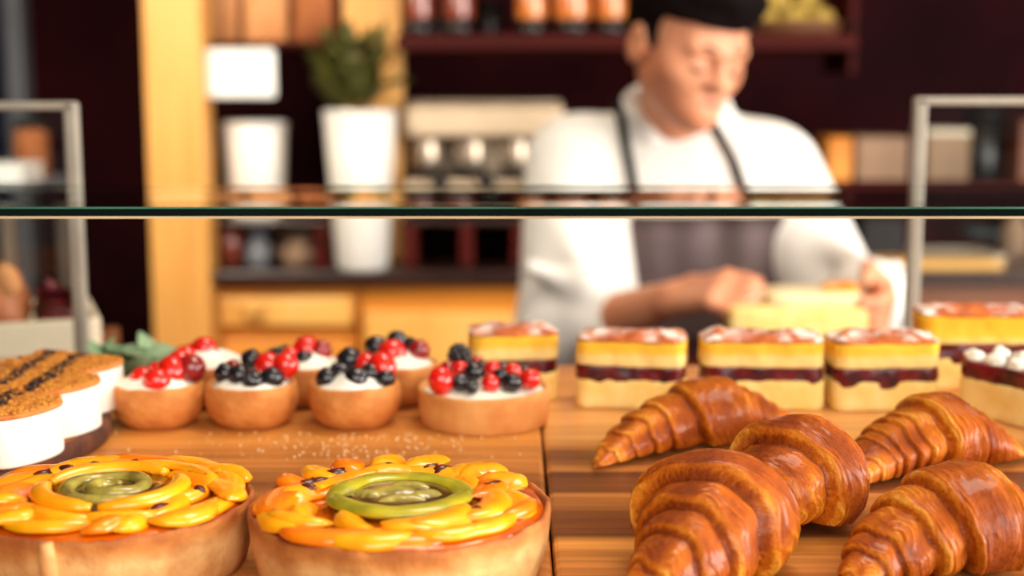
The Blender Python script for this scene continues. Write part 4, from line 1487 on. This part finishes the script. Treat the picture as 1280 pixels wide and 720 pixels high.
boxy('pale_crate', 1158, 1258, 322, ZT2, .16, BY + .11, 'beige', 'pale beige crate on the worktop under the rack, behind the right pane', 'crate', 'cream_paint')
p = at(1286, 330, BY + .1)
bw = empty('pale_vase', (p.x, BY + .2, ZT2), 'pale rounded vase under the rack, at the right picture edge', 'vase')
lathe('vase_body', [(0, 0), (.02, 0), (.03, .02), (.034, .05), (.026, .08), (.014, .095), (.016, .11), (.012, .11), (.010, .095), (0, .09)], M['beige'], bw, 28)
# pale chopping board lying across worktop edge at the right
box_ = box('chopping_board', (0, 0, 0), (at(1256, 345, BY - .03).x - at(1088, 345, BY - .03).x, .10, .02), M['cabp'], None, .005)
box_.location = (at(1172, 345, BY).x, BY + .05, ZT2 + .010)
tag(box_, 'pale wooden chopping board lying at the front of the back worktop', 'chopping board')

# left-hand side, behind the left pane: a metal trolley with paper stack and a jar
tz = at(30, 234, 2.6).z
tl = empty('steel_trolley', (at(0, 230, 2.6).x, 2.75, 0), 'grey steel trolley seen through the left glass pane', 'trolley')
xa, xb = at(-140, 235, 2.6).x, at(12, 235, 2.6).x
wpart('tray_top', xa, xb, tz - .02, tz, 2.6, 2.95, M['bluegrey'], tl)
wpart('lower_tray', xa, xb, .5, .52, 2.6, 2.95, M['bluegrey'], tl)
for x in (xa + .012, xb - .012):
    for y in (2.612, 2.938):
        wpart('leg', x - .01, x + .01, 0, tz - .02, y - .01, y + .01, M['steel'], tl, .003)
a, c = at(-60, 207, 2.65), at(24, 207, 2.65)
ps = empty('napkin_stack', ((a.x + c.x) / 2, 2.72, tz), 'stack of white napkins on the steel trolley', 'napkins')
for i in range(4):
    hq = (a.z - tz) / 4
    box('napkin_pack', (R.uniform(-.003, .003), R.uniform(-.003, .003), hq * (i + .5)), (c.x - a.x, .12, hq * .94), M['paper'], ps, .003)
p = at(40, 200, 2.86)
bj = empty('brown_jar', (p.x, 2.86, tz), 'brown jar behind the napkins on the steel trolley', 'jar')
hq = at(44, 150, 2.8).z - tz
lathe('jar_body', [(0, 0), (.03, 0), (.034, .005), (.034, hq * .75), (.026, hq * .85), (0, hq * .85)], M['kraft2'], bj, 28)
lathe('lid', [(0, hq * .85), (.03, hq * .85), (.03, hq), (0, hq)], M['blackmetal'], bj, 28)

# ================================================================== PREP COUNTER, CAKE BLOCK
KY = 1.86
kz0 = at(1000, 417, KY).z
x0, x1 = at(735, 420, 1.8).x, at(1500, 420, 1.8).x
pc = empty('prep_counter', ((x0 + x1) / 2, 1.77, 0), 'narrow wooden work counter in front of the person', 'counter')
box('body', (0, 0, (kz0 - .055) / 2), (x1 - x0 - .04, .34, kz0 - .055), M['counter'], pc, .004)
box('countertop', (0, 0, kz0 - .04), (x1 - x0, .40, .03), M['darkwood'], pc, .004)
ct_ = kz0 - .025
a, c = at(898, 408, KY), at(1082, 408, KY)
tray = empty('dark_tray', ((a.x + c.x) / 2, KY, ct_), 'dark flat tray under the yellow cake block the person holds', 'tray')
tw = c.x - a.x
box('tray_base', (0, 0, .010), (tw, .15, .008), M['black'], tray, .003)
for y in (-.075, .075):
    box('tray_lip', (0, y, .015), (tw, .006, .010), M['black'], tray, .002)
for x in (-.06, .06):
    box('tray_foot', (x, 0, .003), (.02, .12, .006), M['black'], tray, .001)
kc = empty('cake_block', (at(990, 400, KY).x, KY, ct_ + .0145), 'yellow layered cake block with pale cream on top, held by the person', 'cake')
a, c = at(910, 402, KY - .045), at(1084, 402, KY - .045)
w = c.x - a.x
h1 = at(640, 385, KY - .045).z - kc.location.z
h2 = at(640, 369, KY - .045).z - kc.location.z
bm = slab_data(w, .085, 0, h1, .001, 51)
bm_obj('sponge', bm, M['sponge'], kc, True)
bm = slab_data(w * .70, .080, h1 - .003, h2, .002, 53, rnd=.008)
bmesh.ops.translate(bm, vec=(w * .13, 0, 0), verts=bm.verts[:])
bm_obj('cream_layer', bm, M['palecream'], kc, True)
V, F = ico_data((0, 0, 0), .016, 3, (1.5, 1, .7), .4, 60, 3)
mesh_obj('peach_piece', V, F, M['peach'], kc, loc=(w * .34, -.01, h2 + .004))
V, F = ico_data((0, 0, 0), .014, 3, (1.6, 1, .6), .4, 60, 6)
mesh_obj('cream_dollop', V, F, M['cream'], kc, loc=(-w * .33, 0, h1 + .004))

# ================================================================== THE PERSON
PX = at(856, 200, 2.2).x
pe = empty('person', (PX, 2.22, 0), 'dark-haired person in white shirt and grey apron bending over the yellow cake', 'person')
ORG = tuple(pe.location)

SL, SR = at(722, 208, 2.20), at(962, 220, 2.20)
EL, ER = at(706, 412, 2.08), at(1062, 405, 2.07)
WL, WR = at(842, 374, 1.925), at(1092, 366, 1.915)
HC = at(858, 62, 2.06)
HS = .94
yaw, pit, rol = radians(29), radians(21), radians(-5)
Rz = Matrix.Rotation(yaw, 3, 'Z')
ef = Rz @ Vector((0, -cos(pit), -sin(pit)))
eu = Rz @ Vector((0, -sin(pit), cos(pit)))
ex = ef.cross(eu).normalized() * -1
if ex.x < 0:
    ex = -ex
rr_ = Matrix.Rotation(rol, 3, ef)
eu = rr_ @ eu; ex = rr_ @ ex
FR = [tuple(ex), tuple(ef), tuple(eu)]


def hp_(x, f, u):
    return HC + (ex * x + ef * f + eu * u) * HS


NB = at(846, 158, 2.18)          # base of the neck
body = SDF((PX - .36, 1.74, -0.01), (PX + .42, 2.52, 1.64), .0052)
# head
body.ell(hp_(0, -.012, .045), (.083 * HS, .098 * HS, .088 * HS), FR, .02)
body.ell(hp_(0, .024, -.022), (.066 * HS, .066 * HS, .068 * HS), FR, .03)
body.ell(hp_(0, .064, -.070), (.032 * HS, .028 * HS, .024 * HS), FR, .03)
body.cap(hp_(-.048, .008, -.048), hp_(0, .068, -.078), .020 * HS, .017 * HS, .03)
body.cap(hp_(.048, .008, -.048), hp_(0, .068, -.078), .020 * HS, .017 * HS, .03)
body.cap(hp_(0, .086, .016), hp_(0, .106, -.018), .009 * HS, .012 * HS, .012)
body.cap(hp_(-.010, .096, -.022), hp_(.010, .096, -.022), .009 * HS, None, .008)
body.cap(hp_(-.044, .074, .026), hp_(-.010, .086, .028), .010 * HS, None, .016)
body.cap(hp_(.044, .074, .026), hp_(.010, .086, .028), .010 * HS, None, .016)
for s in (-1, 1):
    body.ell(hp_(s * .033, .092, .004), (.019 * HS, .014 * HS, .012 * HS), FR, .010, sub=True)
    body.ell(hp_(s * .033, .075, .004), (.0125 * HS, .0125 * HS, .0115 * HS), FR, .004)
    body.ell(hp_(s * .042, .052, -.018), (.024 * HS, .020 * HS, .020 * HS), FR, .03)
    body.ell(hp_(s * .086, -.010, .000), (.010 * HS, .022 * HS, .033 * HS), FR, .008)
    body.ell(hp_(s * .095, -.004, .002), (.006 * HS, .010 * HS, .018 * HS), FR, .004, sub=True)
body.cap(hp_(-.020, .083, -.046), hp_(.020, .083, -.046), .0080 * HS, None, .006)
body.cap(hp_(-.017, .082, -.056), hp_(.017, .082, -.056), .0080 * HS, None, .006)
# neck, torso, arms, legs
body.cap(hp_(0, -.022, -.030), NB + Vector((0, .02, -.03)), .049, .055, .03)
CH = Vector((PX, 2.24, 1.22)); PV = Vector((PX, 2.30, .92))
body.cap(SL + Vector((.02, .02, -.02)), SR + Vector((-.02, .02, -.02)), .055, None, .05)
body.cap(CH, PV, .12, .125, .05)
for S_, E_, W_ in ((SL, EL, WL), (SR, ER, WR)):
    body.cap(S_, E_, .048, .037, .03)
    body.cap(E_, W_, .039, .026, .02)
for s in (-1, 1):
    body.cap(PV + Vector((s * .08, 0, -.03)), Vector((PX + s * .10, 2.28, .48)), .085, .055, .05)
    body.cap(Vector((PX + s * .10, 2.28, .48)), Vector((PX + s * .10, 2.31, .09)), .055, .036, .03)
    body.cap(Vector((PX + s * .10, 2.31, .05)), Vector((PX + s * .12, 2.17, .035)), .036, .028, .02)


def hand(W_, K_, across, down, lens, curls, thumb_side, thumb_dir, pr=.0135):
    """palm from wrist W_ to knuckle centre K_; across = unit vector along the knuckles (index first)"""
    fwd = (K_ - W_).normalized()
    for o in (-.026, -.009, .009, .026):
        body.cap(W_ + across * o * .65, K_ + across * o, .014, .0125, .012)
    for i, o in enumerate((.030, .010, -.010, -.029)):
        p = K_ + across * o
        d = fwd.copy()
        for j in range(3):
            ang = curls[i][j]
            d = (d * cos(ang) + down * sin(ang)).normalized() if j == 0 else (d * cos(ang) + (down - d * down.dot(d)).normalized() * sin(ang)).normalized()
            q = p + d * lens[i] * (.45, .32, .23)[j]
            body.cap(p, q, .0098 - .0008 * j, .0092 - .0008 * j, .005)
            p = q
    b0 = W_ + fwd * .022 + across * thumb_side * .026
    b1 = b0 + thumb_dir * .040 + fwd * .012
    b2 = b1 + (thumb_dir * .4 + fwd * .9).normalized() * .032
    b3 = b2 + (fwd * .9 + down * .4).normalized() * .024
    body.cap(b0, b1, .0145, .0115, .012)
    body.cap(b1, b2, .0115, .0102, .006)
    body.cap(b2, b3, .0102, .0085, .006)


# his right hand: back of the hand upwards, fingers curling down on the near end of the cake
KL = at(898, 362, 1.868)
fw = (KL - WL).normalized()
ac = Vector((.25, .75, .35)); ac = (ac - fw * ac.dot(fw)).normalized()      # towards the index side (away from the camera)
dn = fw.cross(ac); dn = dn if dn.z < 0 else -dn
hand(WL, KL, ac, dn, (.074, .080, .075, .060), ((.55, .7, .5), (.6, .75, .5), (.65, .8, .5), (.7, .8, .5)), 1, (ac * .8 + dn * .6).normalized())
# his left hand: wraps the far end of the cake from the side, fingers towards the camera
KR = at(1104, 392, 1.865)
fw2 = (KR - WR).normalized()
ac2 = Vector((.1, -.5, .75)); ac2 = (ac2 - fw2 * ac2.dot(fw2)).normalized()
dn2 = fw2.cross(ac2); dn2 = dn2 if dn2.x < 0 else -dn2
hand(WR, KR, ac2, dn2, (.070, .076, .072, .058), ((.7, .7, .4), (.7, .7, .4), (.7, .7, .4), (.7, .7, .4)), 1, (ac2 * .7 + dn2 * .7).normalized())
bo = body.obj('body', M['skin'], pe, ORG)

# facial marks
for s in (-1, 1):
    pts = [hp_(s * x, f, u) for x, f, u in ((.016, .0935, .029), (.032, .0890, .033), (.050, .075, .029))]
    tube('eyebrow', [q - Vector(ORG) for q in pts], [.0025, .0032, .0016], M['brow'], pe, 8)
for s in (-1, 1):
    pts = [hp_(s * x, f, u) for x, f, u in ((.020, .0850, -.003), (.033, .0875, -.006), (.047, .0800, -.003))]
    tube('eyelashes', [q - Vector(ORG) for q in pts], [.0015, .0030, .0015], M['brow'], pe, 8)
pts = [hp_(x, .0930 - abs(x) * .30, -.0505 + abs(x) * .05) for x in (-.023, -.012, 0, .012, .023)]
tube('lips', [q - Vector(ORG) for q in pts], [.002, .0052, .0060, .0052, .002], M['lip'], pe, 10)

# hair
hs_ = SDF((HC.x - .17, HC.y - .17, HC.z - .14), (HC.x + .17, HC.y + .19, HC.z + .19), .005)
hs_.ell(hp_(0, -.014, .050), (.093 * HS, .108 * HS, .100 * HS), FR, .01)
hs_.ell(hp_(.01, .040, .100), (.066 * HS, .060 * HS, .040 * HS), FR, .02)
hs_.ell(hp_(-.02, -.02, .115), (.070 * HS, .070 * HS, .034 * HS), FR, .02)


def hair_cut(P):
    Q = (P - np.array(HC)) @ np.array(FR).T / HS
    f, u, x = Q[..., 1], Q[..., 2], np.abs(Q[..., 0])
    line = np.where(f > .03, .055 + .10 * (f - .03), np.where(f > -.012, .055 - (.03 - f) * 1.0 - .0, .012 - (-.012 - f) * .95))
    line = np.where((f < .022) & (f > -.002) & (x > .06), np.minimum(line, -.004), line)
    return (line - u) * HS * .8


hs_.clip(hair_cut)
V, F = hs_.mesh()
V = np.array([np.array(v) + np.array(noise.noise_vector(Vector(v) * 40)) * .0035 for v in V]) - np.array(ORG)
mesh_obj('hair', V.tolist(), F.tolist(), M['hair'], pe)

# shirt
sh = SDF((PX - .40, 1.80, .86), (PX + .45, 2.56, 1.50), .0058)
sh.cap(SL + Vector((.03, .03, -.02)), SR + Vector((-.03, .03, -.02)), .078, None, .05)
sh.cap(Vector((PX - .055, 2.215, 1.27)), Vector((PX - .045, 2.29, .98)), .125, .125, .05)
sh.cap(Vector((PX + .055, 2.215, 1.27)), Vector((PX + .045, 2.29, .98)), .125, .125, .05)
sh.cap(NB + Vector((0, .05, -.10)), NB + Vector((0, .03, -.015)), .10, .070, .06)
mL = EL + (WL - EL) * .22
sh.cap(SL, EL, .082, .070, .04)
sh.cap(EL, mL, .068, .058, .03)
sh.cap(mL - (WL - EL).normalized() * .01, mL + (WL - EL).normalized() * .012, .060, .058, .008)      # rolled cuff
mR = ER + (WR - ER) * .80
sh.cap(SR, ER, .080, .066, .04)
sh.cap(ER, mR, .066, .050, .03)
sh.ell(mR + Vector((0, 0, .01)), (.052, .05, .045), None, .02)
# soft folds
for (p0, p1, r) in ((SL + Vector((-.03, -.07, -.07)), EL + Vector((.03, -.07, .08)), .016), (SL + Vector((.05, -.085, -.05)), SL + Vector((.08, -.11, -.22)), .014),
                    (SR + Vector((.04, -.06, -.08)), ER + Vector((-.01, -.07, .10)), .016), (SR + Vector((-.06, -.09, -.06)), SR + Vector((-.03, -.09, -.22)), .014),
                    (EL + Vector((-.05, -.05, .10)), EL + Vector((.05, -.07, .06)), .012), (ER + Vector((.05, -.05, .09)), ER + Vector((-.04, -.07, .05)), .012)):
    sh.cap(p0, p1, r, None, .03)
# stand collar with an open front
nk = NB + Vector((0, .012, .0))
ring = []
for i in range(25):
    a = radians(-55) + radians(290) * i / 24
    fwdv = Vector((sin(radians(8)), -cos(radians(8)), 0))
    sd = Vector((cos(radians(8)), sin(radians(8)), 0))
    # opening faces the camera
    q = nk + sd * .074 * sin(a - pi * .5 - radians(0)) * -1 + Vector((0, .070 * cos(a - pi * .5) * 1, 0))
    back = (cos(a - pi * .5) + 1) / 2
    ring.append(q + Vector((0, 0, -.012 + .055 * back)))
for q0, q1 in zip(ring[:-1], ring[1:]):
    sh.cap(q0, q1, .013, None, .012)
    sh.cap(q0 + Vector((0, 0, .018)), q1 + Vector((0, 0, .018)), .008, None, .012)
so = sh.obj('shirt', M['shirt'], pe, ORG)
# trousers and shoes (below the counters)
tq = SDF((PX - .26, 2.05, .05), (PX + .26, 2.50, 1.02), .01)
tq.cap(Vector((PX - .05, 2.30, .95)), Vector((PX + .05, 2.30, .95)), .135, None, .03)
for s in (-1, 1):
    tq.cap(PV + Vector((s * .08, 0, -.03)), Vector((PX + s * .10, 2.28, .48)), .10, .072, .04)
    tq.cap(Vector((PX + s * .10, 2.28, .48)), Vector((PX + s * .10, 2.31, .13)), .072, .06, .03)
tq.obj('trousers', M['trouser'], pe, ORG)
for s in (-1, 1):
    fs = SDF((PX + s * .11 - .09, 2.06, -.01), (PX + s * .11 + .09, 2.42, .16), .007)
    fs.cap(Vector((PX + s * .10, 2.32, .055)), Vector((PX + s * .125, 2.15, .042)), .048, .040, .02)
    fs.cap(Vector((PX + s * .10, 2.31, .06)), Vector((PX + s * .10, 2.31, .12)), .046, .045, .02)
    fs.obj('shoe', M['black'], pe, ORG)

# apron bib and straps follow the shirt's surface
bvh = BVHTree.FromPolygons([tuple(v.co) for v in so.data.vertices], [tuple(p.vertices) for p in so.data.polygons])


def drape(x, z, off):
    """point on the front of the shirt at (x, z), in the person's local coordinates"""
    h = bvh.ray_cast(Vector((x, -1.0, z)), Vector((0, 1, 0)))
    return None if h[0] is None else Vector((x, h[0].y - off, z))


def sheet(name, grid, m, thick=.004):
    nu, nv = len(grid), len(grid[0])
    V, F = [], []
    for s in (0, 1):
        for row in grid:
            for p in row:
                V.append(p + Vector((0, thick * s, 0)))
    N = nu * nv
    for i in range(nu - 1):
        for j in range(nv - 1):
            a = i * nv + j
            F.append((a, a + 1, a + nv + 1, a + nv)); F.append((N + a, N + a + nv, N + a + nv + 1, N + a + 1))
    for i in range(nu - 1):
        for j in (0, nv - 1):
            a = i * nv + j
            F.append((a, a + nv, N + a + nv, N + a))
    for j in range(nv - 1):
        for i in (0, nu - 1):
            a = i * nv + j
            F.append((a, a + 1, N + a + 1, N + a))
    return mesh_obj(name, V, F, m, pe)


ztop = at(880, 268, 2.10).z
grid = []
last = -.12
for i in range(30):
    q = i / 29
    z = ztop - q * (ztop - .50)
    xa = at(788, 300, 2.10).x - PX - .03 * min(1, q * 3)
    xb = at(992, 300, 2.10).x - PX + .01 * min(1, q * 3)
    row = []
    ys = []
    for j in range(33):
        x = xa + (xb - xa) * j / 32
        # sample only the chest, not the arms crossing in front
        yc = .02 - sqrt(max(0, 1 - (x / .26) ** 2)) * .125 - .028 + max(0, (1.27 - z)) * .10
        p = Vector((x, yc - .012 + .006 * sin(x * 40 + q * 2) + .004 * sin(x * 90 + 1 + z * 8), z))
        row.append(p)
    grid.append(row)
sheet('apron', grid, M['apron'])
# two dark shoulder straps running down to the apron bib
for pxs, side in ((((770, 122), (776, 150), (783, 185), (790, 222), (798, 262)), 'a'), (((889, 148), (902, 172), (916, 198), (926, 226), (935, 262)), 'b')):
    grid = []
    for k in range(len(pxs) - 1):
        for s in range(6):
            q = s / 6
            x = pxs[k][0] + (pxs[k + 1][0] - pxs[k][0]) * q
            y = pxs[k][1] + (pxs[k + 1][1] - pxs[k][1]) * q
            row = []
            for e in (-6, 0, 6):
                Yg = 2.10
                for _ in range(5):
                    w = at(x + e, y, Yg)
                    h = drape(w.x - PX, w.z, .004)
                    if h is None:
                        break
                    Yg = h.y + 2.22
                row.append(Vector((w.x - PX, Yg - 2.22 - .003, w.z)))
            grid.append(row)
    sheet('apron_strap', grid, M['strap'], .003)

# ================================================================== LIGHT
w = bpy.data.worlds.new('World')
SC.world = w
w.use_nodes = True
bg = w.node_tree.nodes['Background']
bg.inputs[0].default_value = (1.0, .93, .84, 1)
bg.inputs[1].default_value = .15


def area(name, loc, target, size, power, col, sy=None, spread=180):
    L = bpy.data.lights.new(name, 'AREA')
    L.energy = power
    L.color = col
    L.shape = 'RECTANGLE'
    L.size = size
    L.size_y = sy or size
    L.spread = radians(spread)
    o = bpy.data.objects.new(name, L)
    o.location = loc
    d = Vector(target) - Vector(loc)
    o.rotation_euler = d.to_track_quat('-Z', 'Y').to_euler()
    COL.objects.link(o)
    return o


area('window_daylight', (2.8, .40, 1.75), (.2, 1.0, 1.2), 2.2, 172, (1.0, .95, .88), 1.5)
area('added_front_fill', (.5, -1.1, 2.3), (.1, 1.2, 1.2), 2.0, 44, (1.0, .94, .86), 1.2)  # unseen fill added from the front; no shopfront is built
area('added_fill_shelves', (-1.0, 1.55, 2.15), (-.42, 3.05, 1.22),   .6, 6.8, (1.0, .88, .70), .5, 80)  # unseen light added to brighten the canister and back shelves
area('added_overhead_fill', (.35, 1.25, 2.75), (.3, 1.2, 1.0), .8, 14, (1.0, .9, .76), .5)  # unseen fill added overhead; no lamp fitting hangs here

# ================================================================== CAMERA
cam = bpy.data.cameras.new('camera')
cam.lens = 50
cam.sensor_width = 36
cam.clip_start = .02
co = bpy.data.objects.new('camera', cam)
co.location = (0, 0, CAMZ)
co.rotation_euler = (pi / 2 - PITCH, 0, 0)
COL.objects.link(co)
SC.camera = co
cam.dof.use_dof = True
cam.dof.focus_distance = .75
cam.dof.aperture_fstop = .05 / .0116

SC.view_settings.view_transform = 'Standard'
SC.view_settings.look = 'None'
SC.view_settings.gamma = 1.0
SC.view_settings.use_curve_mapping = False
SC.view_settings.exposure = 0.1
SC.cycles.use_denoising = True
